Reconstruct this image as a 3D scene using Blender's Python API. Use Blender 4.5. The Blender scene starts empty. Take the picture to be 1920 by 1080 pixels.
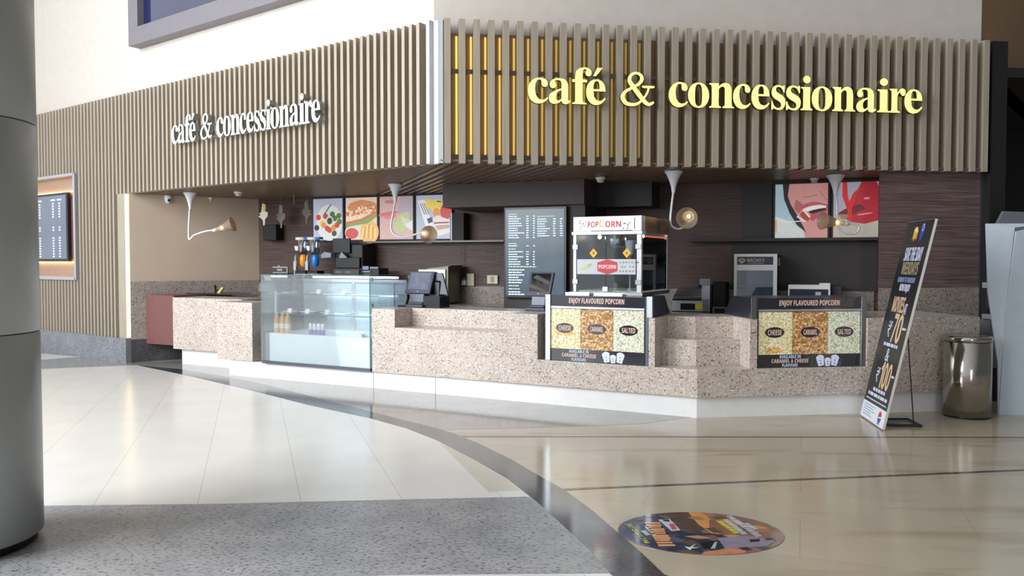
import bpy, bmesh, math, random
from mathutils import Vector, Matrix
random.seed(7)
SC = bpy.context.scene
COL = SC.collection

# ------------------------------------------------------------------ camera, light, exposure
F, H, HOR = 1500.0, 1.5, 490.0
PITCH = math.atan((540 - HOR) / F)
cam = bpy.data.cameras.new('camera')
cam.sensor_width = 36.0
cam.lens = F / 1920 * 36
cam.clip_end = 200
camo = bpy.data.objects.new('camera', cam)
COL.objects.link(camo)
camo.location = (0, 0, H)
camo.rotation_euler = (math.pi / 2 - PITCH, 0, 0)
SC.camera = camo
SC.view_settings.view_transform = 'Standard'
SC.view_settings.look = 'None'
SC.view_settings.gamma = 1
SC.view_settings.use_curve_mapping = False
SC.view_settings.exposure = 0.0

world = bpy.data.worlds.new('hall_daylight')
SC.world = world
world.use_nodes = True
wn, wl = world.node_tree.nodes, world.node_tree.links
wn.clear()
wout = wn.new('ShaderNodeOutputWorld')
wbg = wn.new('ShaderNodeBackground')
wtc = wn.new('ShaderNodeTexCoord')
wdot = wn.new('ShaderNodeVectorMath'); wdot.operation = 'DOT_PRODUCT'
wdot.inputs[1].default_value = Vector((-0.93, -0.15, 0.33)).normalized()
wr = wn.new('ShaderNodeMapRange')
wr.inputs['From Min'].default_value = -0.08
wr.inputs['From Max'].default_value = 0.95
wr.inputs['To Min'].default_value = 0.12
wr.inputs['To Max'].default_value = 0.95
wbg.inputs['Color'].default_value = (0.94, 0.97, 1.0, 1)
wl.new(wtc.outputs['Generated'], wdot.inputs[0])
wl.new(wdot.outputs['Value'], wr.inputs['Value'])
wl.new(wr.outputs['Result'], wbg.inputs['Strength'])
wl.new(wbg.outputs[0], wout.inputs[0])

def area(name, loc, target, sx, sy, power, color=(1, 1, 1)):
    l = bpy.data.lights.new(name, 'AREA')
    l.shape = 'RECTANGLE'; l.size = sx; l.size_y = sy; l.energy = power; l.color = color
    o = bpy.data.objects.new(name, l)
    COL.objects.link(o)
    o.location = loc
    o.rotation_euler = (Vector(target) - Vector(loc)).to_track_quat('-Z', 'Y').to_euler()
    return o
# the glazed entrance front of the hall, far to the left
area('entrance_daylight', (-8.8, 1.8, 5.2), (-1.0, 8.2, 2.2), 7.0, 6.0, 1750, (0.95, 0.975, 1.0))
# the open doorway behind the camera
area('doorway_daylight', (1.6, -7.5, 1.7), (3.5, 8.0, 1.0), 1.3, 3.0, 130, (0.97, 0.98, 1.0))

# ------------------------------------------------------------------ frames
class Frame:
    def __init__(s, o, ang):
        s.o = Vector((o[0], o[1])); s.a = math.radians(ang)
        s.c = math.cos(s.a); s.s = math.sin(s.a)
    def w(s, x, y, z=0.0):
        return Vector((s.o.x + s.c * x - s.s * y, s.o.y + s.s * x + s.c * y, z))
    def at(s, px, py, yl=0.0):
        """x and z where the line of sight of a photo point meets the upright plane y = yl of this frame"""
        d = ray(px, py)
        t = (yl - s.s * s.o.x + s.c * s.o.y) / (-s.s * d[0] + s.c * d[1])
        X, Y, Z = [k * t for k in d]
        return (s.c * (X - s.o.x) + s.s * (Y - s.o.y), Z + H)
def ray(px, py):
    u = (px - 960) / F; v = (540 - py) / F
    cp, sp = math.cos(PITCH), math.sin(PITCH)
    return (u, cp + v * sp, -sp + v * cp)
def onz(px, py, z=0.0):
    d = ray(px, py); t = (z - H) / d[2]
    return Vector((d[0] * t, d[1] * t, z))
WD = Frame((0, 0), 0)
LF = Frame((-0.7464, 8.1505), -36.43)      # left fascia, x to the right, y into the shop
RF = Frame((-0.7464, 8.1505), 7.74)        # right fascia
CL = Frame((1.7693, 7.6246), -27.8)        # counter, left run
CR = Frame((1.7693, 7.6246), 7.8)          # counter, right run
BW = Frame((-4.1, 12.98), -21.6)           # back wall
ZS = 2.5                                   # soffit height
ZT = 3.955                                 # fascia top
ZC = 0.945                                 # counter top

# ------------------------------------------------------------------ materials
def lin(c):
    return tuple(((k / 255) / 12.92 if k / 255 <= 0.04045 else ((k / 255 + 0.055) / 1.055) ** 2.4) for k in c)
MATS = {}
def mat(name, rgb=(128, 128, 128), rough=0.5, metal=0.0, emit=0.0, ecol=None, spec=0.5, coat=0.0, var=0.0, vscale=8.0):
    if name in MATS: return MATS[name]
    m = bpy.data.materials.new(name); m.use_nodes = True
    n, l = m.node_tree.nodes, m.node_tree.links
    b = n['Principled BSDF']
    c = lin(rgb)
    b.inputs['Base Color'].default_value = (*c, 1)
    b.inputs['Roughness'].default_value = rough
    b.inputs['Metallic'].default_value = metal
    b.inputs['Specular IOR Level'].default_value = spec
    b.inputs['Coat Weight'].default_value = coat
    b.inputs['Coat Roughness'].default_value = 0.05
    if emit:
        b.inputs['Emission Color'].default_value = (*(lin(ecol) if ecol else c), 1)
        b.inputs['Emission Strength'].default_value = emit
    tc = n.new('ShaderNodeTexCoord'); ns = n.new('ShaderNodeTexNoise')
    ns.inputs['Scale'].default_value = vscale; ns.inputs['Detail'].default_value = 4
    l.new(tc.outputs['Object'], ns.inputs['Vector'])
    v = max(var, 0.03)
    rp = n.new('ShaderNodeValToRGB')
    rp.color_ramp.elements[0].position = 0.3; rp.color_ramp.elements[1].position = 0.7
    rp.color_ramp.elements[0].color = (*[k * (1 - v) for k in c], 1)
    rp.color_ramp.elements[1].color = (*[min(1, k * (1 + v)) for k in c], 1)
    l.new(ns.outputs['Fac'], rp.inputs['Fac']); l.new(rp.outputs['Color'], b.inputs['Base Color'])
    MATS[name] = m
    return m
def nodes(name, rough=0.5, spec=0.5):
    m = bpy.data.materials.new(name); m.use_nodes = True
    n, l = m.node_tree.nodes, m.node_tree.links
    b = n['Principled BSDF']; b.inputs['Roughness'].default_value = rough
    b.inputs['Specular IOR Level'].default_value = spec
    tc = n.new('ShaderNodeTexCoord'); mp = n.new('ShaderNodeMapping')
    l.new(tc.outputs['Object'], mp.inputs['Vector'])
    MATS[name] = m
    return m, n, l, b, mp
def ramp(n, stops, interp='LINEAR'):
    r = n.new('ShaderNodeValToRGB'); r.color_ramp.interpolation = interp
    e = r.color_ramp.elements
    while len(e) > 1: e.remove(e[-1])
    e[0].position = stops[0][0]; e[0].color = (*lin(stops[0][1]), 1)
    for p, c in stops[1:]:
        k = e.new(p); k.color = (*lin(c), 1)
    return r
def mixc(n, l, a, b, fac, mode='MIX'):
    x = n.new('ShaderNodeMix'); x.data_type = 'RGBA'; x.blend_type = mode
    for s, v in (('Factor', fac), ('A', a), ('B', b)):
        sock = [i for i in x.inputs if i.name == s and (i.type == 'VALUE' if s == 'Factor' else i.type == 'RGBA')][0]
        if hasattr(v, 'links'): l.new(v, sock)
        elif s == 'Factor': sock.default_value = v
        else: sock.default_value = (*v, 1)
    return [o for o in x.outputs if o.type == 'RGBA'][0]
def terrazzo(name, base, dark, light, rough=0.35, scale=42, extra=None):
    m, n, l, b, mp = nodes(name, rough)
    v = n.new('ShaderNodeTexVoronoi'); v.inputs['Scale'].default_value = scale
    l.new(mp.outputs[0], v.inputs['Vector'])
    sep = n.new('ShaderNodeSeparateColor'); l.new(v.outputs['Color'], sep.inputs[0])
    chip = ramp(n, [(0.0, dark), (0.11, dark), (0.12, base), (0.5, base), (0.68, tuple((a + c) / 2 for a, c in zip(base, light))), (0.8, light)], 'CONSTANT')
    l.new(sep.outputs[0], chip.inputs[0])
    d = ramp(n, [(0.0, (255, 255, 255)), (0.42, (255, 255, 255)), (0.55, (0, 0, 0))])
    l.new(v.outputs['Distance'], d.inputs[0])
    ns = n.new('ShaderNodeTexNoise'); ns.inputs['Scale'].default_value = 3; ns.inputs['Detail'].default_value = 5
    l.new(mp.outputs[0], ns.inputs['Vector'])
    bs = ramp(n, [(0.3, tuple(k * 0.93 for k in base)), (0.7, tuple(min(255, k * 1.05) for k in base))])
    l.new(ns.outputs['Fac'], bs.inputs[0])
    v2 = n.new('ShaderNodeTexVoronoi'); v2.inputs['Scale'].default_value = scale * 2.1
    l.new(mp.outputs[0], v2.inputs['Vector'])
    s2 = n.new('ShaderNodeSeparateColor'); l.new(v2.outputs['Color'], s2.inputs[0])
    c2 = ramp(n, [(0.0, dark), (0.06, (255, 255, 255)), (0.84, (255, 255, 255)), (0.9, light)], 'CONSTANT')
    l.new(s2.outputs[1], c2.inputs[0])
    c = mixc(n, l, bs.outputs[0], chip.outputs[0], d.outputs[0])
    c = mixc(n, l, c, c2.outputs[0], 0.35, 'MULTIPLY')
    l.new(c, b.inputs['Base Color'])
    return m
def wood(name, c1, c2, rough=0.5, zs=0.6):
    m, n, l, b, mp = nodes(name, rough)
    mp.inputs['Scale'].default_value = (22, 22, zs)
    ns = n.new('ShaderNodeTexNoise'); ns.inputs['Scale'].default_value = 3; ns.inputs['Detail'].default_value = 6
    l.new(mp.outputs[0], ns.inputs['Vector'])
    r = ramp(n, [(0.3, c1), (0.7, c2)])
    l.new(ns.outputs['Fac'], r.inputs[0]); l.new(r.outputs[0], b.inputs['Base Color'])
    return m
def reed(name, c1, c2, c3):
    m, n, l, b, mp = nodes(name, 0.45)
    mp.inputs['Scale'].default_value = (0.8, 0.8, 36)
    ns = n.new('ShaderNodeTexNoise'); ns.inputs['Scale'].default_value = 2.4; ns.inputs['Detail'].default_value = 5; ns.inputs['Roughness'].default_value = 0.65
    l.new(mp.outputs[0], ns.inputs['Vector'])
    r = ramp(n, [(0.3, c1), (0.5, c2), (0.72, c3)])
    l.new(ns.outputs['Fac'], r.inputs[0]); l.new(r.outputs[0], b.inputs['Base Color'])
    bp = n.new('ShaderNodeBump'); bp.inputs['Strength'].default_value = 0.5; bp.inputs['Distance'].default_value = 0.01
    l.new(ns.outputs['Fac'], bp.inputs['Height']); l.new(bp.outputs[0], b.inputs['Normal'])
    return m
def tiles(name, c1, c2, joint, w, h, rot, rough, vein=None, msize=0.004, off=(0, 0), spec=0.5):
    m, n, l, b, mp = nodes(name, rough, spec)
    mp.inputs['Rotation'].default_value = (0, 0, math.radians(rot))
    mp.inputs['Location'].default_value = (off[0], off[1], 0)
    br = n.new('ShaderNodeTexBrick'); br.offset = 0.5
    br.inputs['Scale'].default_value = 1; br.inputs['Brick Width'].default_value = w; br.inputs['Row Height'].default_value = h
    br.inputs['Mortar Size'].default_value = msize; br.inputs['Mortar Smooth'].default_value = 0.3
    br.inputs['Color1'].default_value = (*lin(c1), 1); br.inputs['Color2'].default_value = (*lin(c2), 1); br.inputs['Mortar'].default_value = (*lin(joint), 1)
    l.new(mp.outputs[0], br.inputs['Vector'])
    ns = n.new('ShaderNodeTexNoise'); ns.inputs['Scale'].default_value = 2.2; ns.inputs['Detail'].default_value = 7
    l.new(mp.outputs[0], ns.inputs['Vector'])
    g = ramp(n, [(0.3, (247, 247, 247)), (0.7, (255, 255, 255))]); l.new(ns.outputs['Fac'], g.inputs[0])
    c = mixc(n, l, br.outputs['Color'], g.outputs[0], 1.0, 'MULTIPLY')
    if vein:
        m2 = n.new('ShaderNodeMapping'); m2.inputs['Rotation'].default_value = (0, 0, math.radians(38)); m2.inputs['Scale'].default_value = (0.55, 2.3, 1)
        tc = [k for k in n if k.type == 'TEX_COORD'][0]; l.new(tc.outputs['Object'], m2.inputs['Vector'])
        n2 = n.new('ShaderNodeTexNoise'); n2.inputs['Scale'].default_value = 1.3; n2.inputs['Detail'].default_value = 3; n2.inputs['Distortion'].default_value = 0.5
        l.new(m2.outputs[0], n2.inputs['Vector'])
        vr = ramp(n, [(0.55, (0, 0, 0)), (0.72, (255, 255, 255))]); l.new(n2.outputs['Fac'], vr.inputs[0])
        fac = n.new('ShaderNodeMath'); fac.operation = 'MULTIPLY'; fac.inputs[1].default_value = 0.5
        l.new(vr.outputs[0], fac.inputs[0])
        c = mixc(n, l, c, lin(vein), fac.outputs[0])
    l.new(c, b.inputs['Base Color'])
    return m
def popcorn(name, a, bcol, c, scale=34):
    m, n, l, b, mp = nodes(name, 0.5)
    v = n.new('ShaderNodeTexVoronoi'); v.inputs['Scale'].default_value = scale
    l.new(mp.outputs[0], v.inputs['Vector'])
    sep = n.new('ShaderNodeSeparateColor'); l.new(v.outputs['Color'], sep.inputs[0])
    r = ramp(n, [(0.0, a), (0.45, bcol), (1.0, c)]); l.new(sep.outputs[0], r.inputs[0])
    d = ramp(n, [(0.35, (255, 255, 255)), (0.8, (196, 186, 170))]); l.new(v.outputs['Distance'], d.inputs[0])
    l.new(mixc(n, l, r.outputs[0], d.outputs[0], 1.0, 'MULTIPLY'), b.inputs['Base Color'])
    b.inputs['Coat Weight'].default_value = 0.5; b.inputs['Coat Roughness'].default_value = 0.08
    l.new(mixc(n, l, r.outputs[0], d.outputs[0], 1.0, 'MULTIPLY'), b.inputs['Emission Color'])
    b.inputs['Emission Strength'].default_value = 0.22
    return m
def glass(name, rgb, alpha=0.85, rough=0.02, gloss=0.12):
    m = bpy.data.materials.new(name); m.use_nodes = True
    n, l = m.node_tree.nodes, m.node_tree.links
    n.clear()
    out = n.new('ShaderNodeOutputMaterial'); tr = n.new('ShaderNodeBsdfTransparent'); gl = n.new('ShaderNodeBsdfGlossy')
    tr.inputs[0].default_value = (*[k * alpha for k in lin(rgb)], 1)
    gl.inputs['Roughness'].default_value = rough
    lw = n.new('ShaderNodeLayerWeight'); lw.inputs[0].default_value = 0.35
    ad = n.new('ShaderNodeMath'); ad.operation = 'MULTIPLY_ADD'; ad.inputs[1].default_value = 0.6; ad.inputs[2].default_value = gloss
    l.new(lw.outputs['Fresnel'], ad.inputs[0])
    mx = n.new('ShaderNodeMixShader'); l.new(ad.outputs[0], mx.inputs[0]); l.new(tr.outputs[0], mx.inputs[1]); l.new(gl.outputs[0], mx.inputs[2])
    l.new(mx.outputs[0], out.inputs[0])
    MATS[name] = m
    return m
def shade_mat(name, rgb):
    m = bpy.data.materials.new(name); m.use_nodes = True
    n, l = m.node_tree.nodes, m.node_tree.links
    n.clear()
    out = n.new('ShaderNodeOutputMaterial'); tr = n.new('ShaderNodeBsdfTransparent'); tl = n.new('ShaderNodeBsdfTranslucent'); gl = n.new('ShaderNodeBsdfPrincipled')
    tr.inputs[0].default_value = (*lin((225, 205, 180)), 1)
    tl.inputs[0].default_value = (*lin(rgb), 1); gl.inputs['Base Color'].default_value = (*lin(rgb), 1); gl.inputs['Roughness'].default_value = 0.15
    m1 = n.new('ShaderNodeMixShader'); m1.inputs[0].default_value = 0.5; l.new(tl.outputs[0], m1.inputs[1]); l.new(gl.outputs[0], m1.inputs[2])
    m2 = n.new('ShaderNodeMixShader'); m2.inputs[0].default_value = 0.48; l.new(tr.outputs[0], m2.inputs[1]); l.new(m1.outputs[0], m2.inputs[2])
    l.new(m2.outputs[0], out.inputs[0])
    MATS[name] = m
    return m

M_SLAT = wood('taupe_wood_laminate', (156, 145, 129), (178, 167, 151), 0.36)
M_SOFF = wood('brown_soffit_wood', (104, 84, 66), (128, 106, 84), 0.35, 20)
M_WALL = mat('cream_paint', (208, 200, 192), 0.7, var=0.02)
M_TAN = mat('tan_paint', (170, 135, 98), 0.7, var=0.06, vscale=3)
M_REED = reed('dark_reed_wall', (40, 27, 24), (76, 54, 48), (104, 80, 72))
M_REED2 = reed('brown_reed_wall', (70, 54, 52), (108, 90, 88), (138, 120, 116))
M_BEIGE = mat('beige_plaster', (184, 166, 148), 0.6, var=0.04, vscale=2)
M_TERR = terrazzo('counter_terrazzo', (199, 186, 176), (112, 94, 86), (234, 228, 220), 0.3, 70)
M_TERRD = terrazzo('grey_splash_terrazzo', (150, 140, 132), (78, 72, 70), (178, 170, 162), 0.3, 64)
M_KICK = mat('white_plinth', (236, 236, 236), 0.25, var=0.01)
M_DARK = mat('black_paint', (26, 24, 25), 0.6)
M_CHAR = mat('charcoal_panel', (52, 47, 48), 0.55, var=0.06)
M_BULK = mat('dark_brown_bulkhead', (76, 66, 66), 0.6, var=0.06)
M_STEEL = mat('brushed_steel', (176, 176, 178), 0.26, 1.0, var=0.05, vscale=30)
M_STEELD = mat('dark_steel', (112, 116, 130), 0.35, 0.9)
M_ALU = mat('satin_aluminium', (205, 208, 214), 0.35, 0.7)
M_WHITE = mat('white_plastic', (232, 232, 232), 0.4)
M_BLACK = mat('black_plastic', (22, 23, 27), 0.3)
M_NAVY = mat('slate_plastic', (62, 68, 82), 0.35)
M_SCREEN = mat('dark_glossy_screen', (30, 32, 38), 0.08, coat=1.0)
M_GLASS = glass('teal_case_glass', (252, 254, 255), 1.0, 0.02, 0.04)
M_CLEAR = glass('clear_glass', (240, 246, 250), 0.95, 0.02, 0.06)
M_SMOKE = glass('smoked_glass', (150, 145, 140), 0.8, 0.03, 0.08)
M_YGLOW = mat('sign_face_yellow', (255, 250, 140), 0.4, emit=0.95, ecol=(250, 246, 140))
M_WGLOW = mat('sign_face_white', (250, 250, 235), 0.4, emit=0.75, ecol=(245, 248, 228))
M_SIGNSIDE = mat('sign_return_metal', (160, 162, 160), 0.3, 0.6)
M_SIGNSIDE2 = mat('sign_return_brown', (72, 62, 50), 0.5)
M_AGLOW = mat('amber_glow', (255, 205, 70), 0.5, emit=2.0, ecol=(255, 196, 60))
M_LEDW = mat('warm_led', (255, 226, 170), 0.5, emit=2.2, ecol=(255, 222, 160))
M_CREAMP = mat('cream_print', (236, 206, 190), 0.5)

# ------------------------------------------------------------------ mesh builder
TXT = {}
def glyphs(s, ital=0.0):
    if s not in TXT:
        c = bpy.data.curves.new('lettering', 'FONT'); c.body = s; c.resolution_u = 3
        o = bpy.data.objects.new('lettering', c); COL.objects.link(o)
        dg = bpy.context.evaluated_depsgraph_get()
        me = bpy.data.meshes.new_from_object(o.evaluated_get(dg))
        vs = [(v.co.x, v.co.y) for v in me.vertices]; fs = [tuple(p.vertices) for p in me.polygons]
        bpy.data.objects.remove(o); bpy.data.curves.remove(c); bpy.data.meshes.remove(me)
        TXT[s] = (vs, fs)
    return TXT[s]
def bold(s):
    o = ''
    for k in s:
        if 'A' <= k <= 'Z': o += chr(0x1D5D4 + ord(k) - 65)
        elif 'a' <= k <= 'z': o += chr(0x1D5EE + ord(k) - 97)
        elif '0' <= k <= '9': o += chr(0x1D7EC + ord(k) - 48)
        else: o += k
    return o
def serif(s):
    return ''.join(chr(0x1D41A + ord(k) - 97) if 'a' <= k <= 'z' else k for k in s)

class MB:
    def __init__(s, m=None):
        s.v, s.f, s.k, s.sm, s.mats = [], [], [], [], []
        s.cur = 0; s.X = None
        if m: s.m(m)
    def m(s, m):
        if m not in s.mats: s.mats.append(m)
        s.cur = s.mats.index(m); return s
    def add(s, vs, fs, smooth=False):
        b = len(s.v)
        s.v += [Vector(p) if s.X is None else s.X @ Vector(p) for p in vs]
        for f in fs:
            s.f.append(tuple(b + i for i in f)); s.k.append(s.cur); s.sm.append(smooth)
        return s
    def box(s, x0, x1, y0, y1, z0, z1):
        x0, x1 = sorted((x0, x1)); y0, y1 = sorted((y0, y1)); z0, z1 = sorted((z0, z1))
        vs = [(x, y, z) for z in (z0, z1) for y in (y0, y1) for x in (x0, x1)]
        return s.add(vs, [(0, 2, 3, 1), (4, 5, 7, 6), (0, 1, 5, 4), (2, 6, 7, 3), (0, 4, 6, 2), (1, 3, 7, 5)])
    def prism(s, pts, a, b, ax='z'):
        """closed outline extruded from a to b along ax"""
        def P(p, t):
            return (p[0], p[1], t) if ax == 'z' else ((p[0], t, p[1]) if ax == 'y' else (t, p[0], p[1]))
        n = len(pts)
        area = sum(pts[i][0] * pts[(i + 1) % n][1] - pts[(i + 1) % n][0] * pts[i][1] for i in range(n))
        if area < 0: pts = pts[::-1]
        a, b = min(a, b), max(a, b)
        vs = [P(p, a) for p in pts] + [P(p, b) for p in pts]
        fs = [tuple(range(n))[::-1], tuple(range(n, 2 * n))] + [(i, (i + 1) % n, n + (i + 1) % n, n + i) for i in range(n)]
        if ax == 'y': fs = [f[::-1] for f in fs]
        return s.add(vs, fs)
    def disc(s, cx, cz, rx, rz, y, d=0.002, n=28, rot=0.0):
        r = math.radians(rot)
        pts = []
        for i in range(n):
            a = 2 * math.pi * i / n; u, v = rx * math.cos(a), rz * math.sin(a)
            pts.append((cx + u * math.cos(r) - v * math.sin(r), cz + u * math.sin(r) + v * math.cos(r)))
        return s.prism(pts, y - d, y, 'y')
    def poly(s, pts, y, d=0.002):
        return s.prism(pts, y - d, y, 'y')
    def line(s, pts, w, y, d=0.002):
        for (a, b) in zip(pts[:-1], pts[1:]):
            dx, dz = b[0] - a[0], b[1] - a[1]; L = math.hypot(dx, dz) or 1
            nx, nz = -dz / L * w / 2, dx / L * w / 2
            s.prism([(a[0] + nx, a[1] + nz), (a[0] - nx, a[1] - nz), (b[0] - nx, b[1] - nz), (b[0] + nx, b[1] + nz)], y - d, y, 'y')
        return s
    def tube(s, path, r, n=10, cap=True):
        path = [Vector(p) for p in path]; rs = r if isinstance(r, (list, tuple)) else [r] * len(path)
        vs, fs = [], []
        up = None
        for i, p in enumerate(path):
            t = (path[min(i + 1, len(path) - 1)] - path[max(i - 1, 0)]).normalized()
            if up is None:
                up = t.orthogonal().normalized()
            up = (up - t * up.dot(t)).normalized(); sd = t.cross(up)
            for k in range(n):
                a = 2 * math.pi * k / n
                vs.append(p + (up * math.cos(a) + sd * math.sin(a)) * rs[i])
        for i in range(len(path) - 1):
            for k in range(n):
                fs.append((i * n + k, i * n + (k + 1) % n, (i + 1) * n + (k + 1) % n, (i + 1) * n + k))
        s.add(vs, fs, True)
        if cap:
            s.add(vs[:n], [tuple(range(n))[::-1]]); s.add(vs[-n:], [tuple(range(n))])
        return s
    def lathe(s, prof, c=(0, 0, 0), n=28, axis=None):
        c = Vector(c)
        R = Matrix.Identity(3) if axis is None else Vector((0, 0, 1)).rotation_difference(Vector(axis)).to_matrix()
        vs, fs = [], []
        for (r, z) in prof:
            for k in range(n):
                a = 2 * math.pi * k / n
                vs.append(c + R @ Vector((r * math.cos(a), r * math.sin(a), z)))
        for i in range(len(prof) - 1):
            for k in range(n):
                fs.append((i * n + k, i * n + (k + 1) % n, (i + 1) * n + (k + 1) % n, (i + 1) * n + k))
        return s.add(vs, fs, True)
    def ball(s, c, r, n=16, sq=(1, 1, 1)):
        pr = [(max(1e-4, math.sin(math.pi * i / 10)) * r * sq[0], -math.cos(math.pi * i / 10) * r * sq[2]) for i in range(11)]
        return s.lathe(pr, c, n)
    def text(s, t, x0, x1, z0, z1, y, d=0.0, shear=0.0, rot=0.0):
        vs, fs = glyphs(t)
        if not vs: return s
        ax = min(p[0] for p in vs); bx = max(p[0] for p in vs); az = min(p[1] for p in vs); bz = max(p[1] for p in vs)
        def T(p):
            u = (p[0] - ax) / (bx - ax or 1); v = (p[1] - az) / (bz - az or 1)
            return (x0 + u * (x1 - x0) + shear * (z1 - z0) * v, z0 + v * (z1 - z0))
        q = [T(p) for p in vs]
        if rot:
            cx, cz = (x0 + x1) / 2, (z0 + z1) / 2; r = math.radians(rot)
            q = [(cx + (a - cx) * math.cos(r) - (b - cz) * math.sin(r), cz + (a - cx) * math.sin(r) + (b - cz) * math.cos(r)) for a, b in q]
        ff = []
        for f in fs:
            ar = sum(q[f[i]][0] * q[f[(i + 1) % len(f)]][1] - q[f[(i + 1) % len(f)]][0] * q[f[i]][1] for i in range(len(f)))
            ff.append(f if ar > 0 else f[::-1])
        s.add([(a, y - d, b) for a, b in q], ff)
        if d > 0:
            ed = {}
            for f in ff:
                for i in range(len(f)):
                    e = (f[i], f[(i + 1) % len(f)]); ed[e] = 1
            bd = [e for e in ed if (e[1], e[0]) not in ed]
            vv = [(a, y - d, b) for a, b in q] + [(a, y, b) for a, b in q]; N = len(q)
            s.add([], [])
            keep = s.cur
            if hasattr(s, 'side'): s.m(s.side)
            s.add(vv, [(e[1], e[0], N + e[0], N + e[1]) for e in bd])
            s.cur = keep
        return s
    def ribbon(s, pts, ws, y, d):
        P_ = [Vector(p) for p in pts]; fine, fw = [], []
        for i in range(len(P_) - 1):
            a, b = P_[i], P_[i + 1]; pa = P_[max(0, i - 1)]; pb = P_[min(len(P_) - 1, i + 2)]
            for k in range(6):
                u = k / 6
                fine.append(0.5 * ((2 * a) + (b - pa) * u + (2 * pa - 5 * a + 4 * b - pb) * u * u + (3 * a - pa - 3 * b + pb) * u ** 3))
                fw.append(ws[i] * (1 - u) + ws[i + 1] * u)
        fine.append(P_[-1]); fw.append(ws[-1])
        L, Rr = [], []
        for i, p in enumerate(fine):
            t = (fine[min(i + 1, len(fine) - 1)] - fine[max(0, i - 1)]).normalized(); n = Vector((-t.y, t.x)) * fw[i] / 2
            L.append(p + n); Rr.append(p - n)
        for i in range(len(fine) - 1):
            s.prism([tuple(L[i]), tuple(Rr[i]), tuple(Rr[i + 1]), tuple(L[i + 1])], y - d, y, 'y')
        return s
    def words(s, x, z, w, h, y, d=0.0012):
        """an unreadable small line of print: short strokes grouped like words"""
        p = x
        while p < x + w - h * 0.5:
            k = min(x + w - p, h * random.uniform(1.2, 4.0))
            s.box(p, p + k, y - d, y, z - h / 2, z + h / 2); p += k + h * 0.6
        return s
    def mesh(s, name, off=(0, 0, 0)):
        me = bpy.data.meshes.new(name); o = Vector(off)
        me.from_pydata([tuple(p - o) for p in s.v], [], s.f)
        for m in s.mats: me.materials.append(m)
        me.polygons.foreach_set('material_index', s.k)
        me.polygons.foreach_set('use_smooth', s.sm)
        me.update()
        return me
def bevel(o, w, seg=2):
    b = o.modifiers.new('soft_edges', 'BEVEL'); b.width = w; b.segments = seg; b.limit_method = 'ANGLE'; b.angle_limit = math.radians(40)
def tag(o, label=None, cat=None, group=None, kind=None):
    if label: o['label'] = label
    if cat: o['category'] = cat
    if group: o['group'] = group
    if kind: o['kind'] = kind
def solo(name, mb, fr, base, label, cat, group=None, bev=0):
    o = bpy.data.objects.new(name, mb.mesh(name, base)); COL.objects.link(o)
    o.location = fr.w(*base); o.rotation_euler = (0, 0, fr.a)
    tag(o, label, cat, group)
    if bev: bevel(o, bev)
    return o
def struct(name, mb, fr=WD, base=(0, 0, 0), bev=0):
    o = solo(name, mb, fr, base, None, None, None, bev); o['kind'] = 'structure'
    return o
class Thing:
    def __init__(s, name, label, cat, fr, base, group=None):
        s.fr, s.base = fr, base
        s.o = bpy.data.objects.new(name, None); s.o.empty_display_size = 0.1; COL.objects.link(s.o)
        s.o.location = fr.w(*base); s.o.rotation_euler = (0, 0, fr.a)
        tag(s.o, label, cat, group)
    def part(s, name, mb, parent=None, bev=0, label=None):
        o = bpy.data.objects.new(name, mb.mesh(name, s.base)); COL.objects.link(o)
        o.parent = parent or s.o
        if bev: bevel(o, bev)
        if label: o['label'] = label
        return o
def dup(root, loc, rotz=None, label=None):
    kids = {}
    for o in COL.objects:
        if o.parent: kids.setdefault(o.parent.name, []).append(o)
    def cp(o, par):
        c = o.copy(); COL.objects.link(c)
        if par: c.parent = par
        for k in kids.get(o.name, []): cp(k, c)
        return c
    r = cp(root, None); r.location = loc
    if rotz is not None: r.rotation_euler = (0, 0, rotz)
    if label: r['label'] = label
    return r

# ================================================================== FLOOR
M_BEIGEF = tiles('polished_beige_marble', (188, 177, 157), (181, 170, 149), (166, 154, 134), 1.83, 0.61, 20, 0.15, (120, 96, 56), 0.0025, spec=0.45)
M_WHITEF = tiles('white_floor_tile', (228, 226, 220), (224, 222, 217), (184, 180, 174), 9.0, 0.61, 72, 0.22, None, 0.0022, (0.12, 0.335), spec=0.4)
M_CREAMF = tiles('pale_cream_tile', (208, 202, 186), (204, 198, 182), (180, 174, 160), 3, 3, 18, 0.22)
def granite(name, a, b_, fleck, rough):
    m, n, l, b, mp = nodes(name, rough)
    ns = n.new('ShaderNodeTexNoise'); ns.inputs['Scale'].default_value = 4; ns.inputs['Detail'].default_value = 8
    l.new(mp.outputs[0], ns.inputs['Vector'])
    r = ramp(n, [(0.3, a), (0.7, b_)]); l.new(ns.outputs['Fac'], r.inputs[0])
    m2 = n.new('ShaderNodeMapping'); m2.inputs['Scale'].default_value = (38, 90, 60)
    tc = [k for k in n if k.type == 'TEX_COORD'][0]; l.new(tc.outputs['Object'], m2.inputs['Vector'])
    n2 = n.new('ShaderNodeTexNoise'); n2.inputs['Scale'].default_value = 1; n2.inputs['Detail'].default_value = 3
    l.new(m2.outputs[0], n2.inputs['Vector'])
    fr_ = ramp(n, [(0.56, (0, 0, 0)), (0.63, (255, 255, 255))]); l.new(n2.outputs['Fac'], fr_.inputs[0])
    l.new(mixc(n, l, r.outputs[0], lin(fleck), fr_.outputs[0]), b.inputs['Base Color'])
    return m
M_GRAN = granite('grey_flecked_granite', (144, 146, 149), (166, 166, 167), (84, 86, 92), 0.3)
M_GRANP = granite('polished_grey_granite', (140, 138, 134), (154, 151, 146), (126, 124, 120), 0.09)
M_BAND = granite('charcoal_granite', (66, 66, 69), (82, 82, 84), (44, 44, 46), 0.12)
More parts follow.
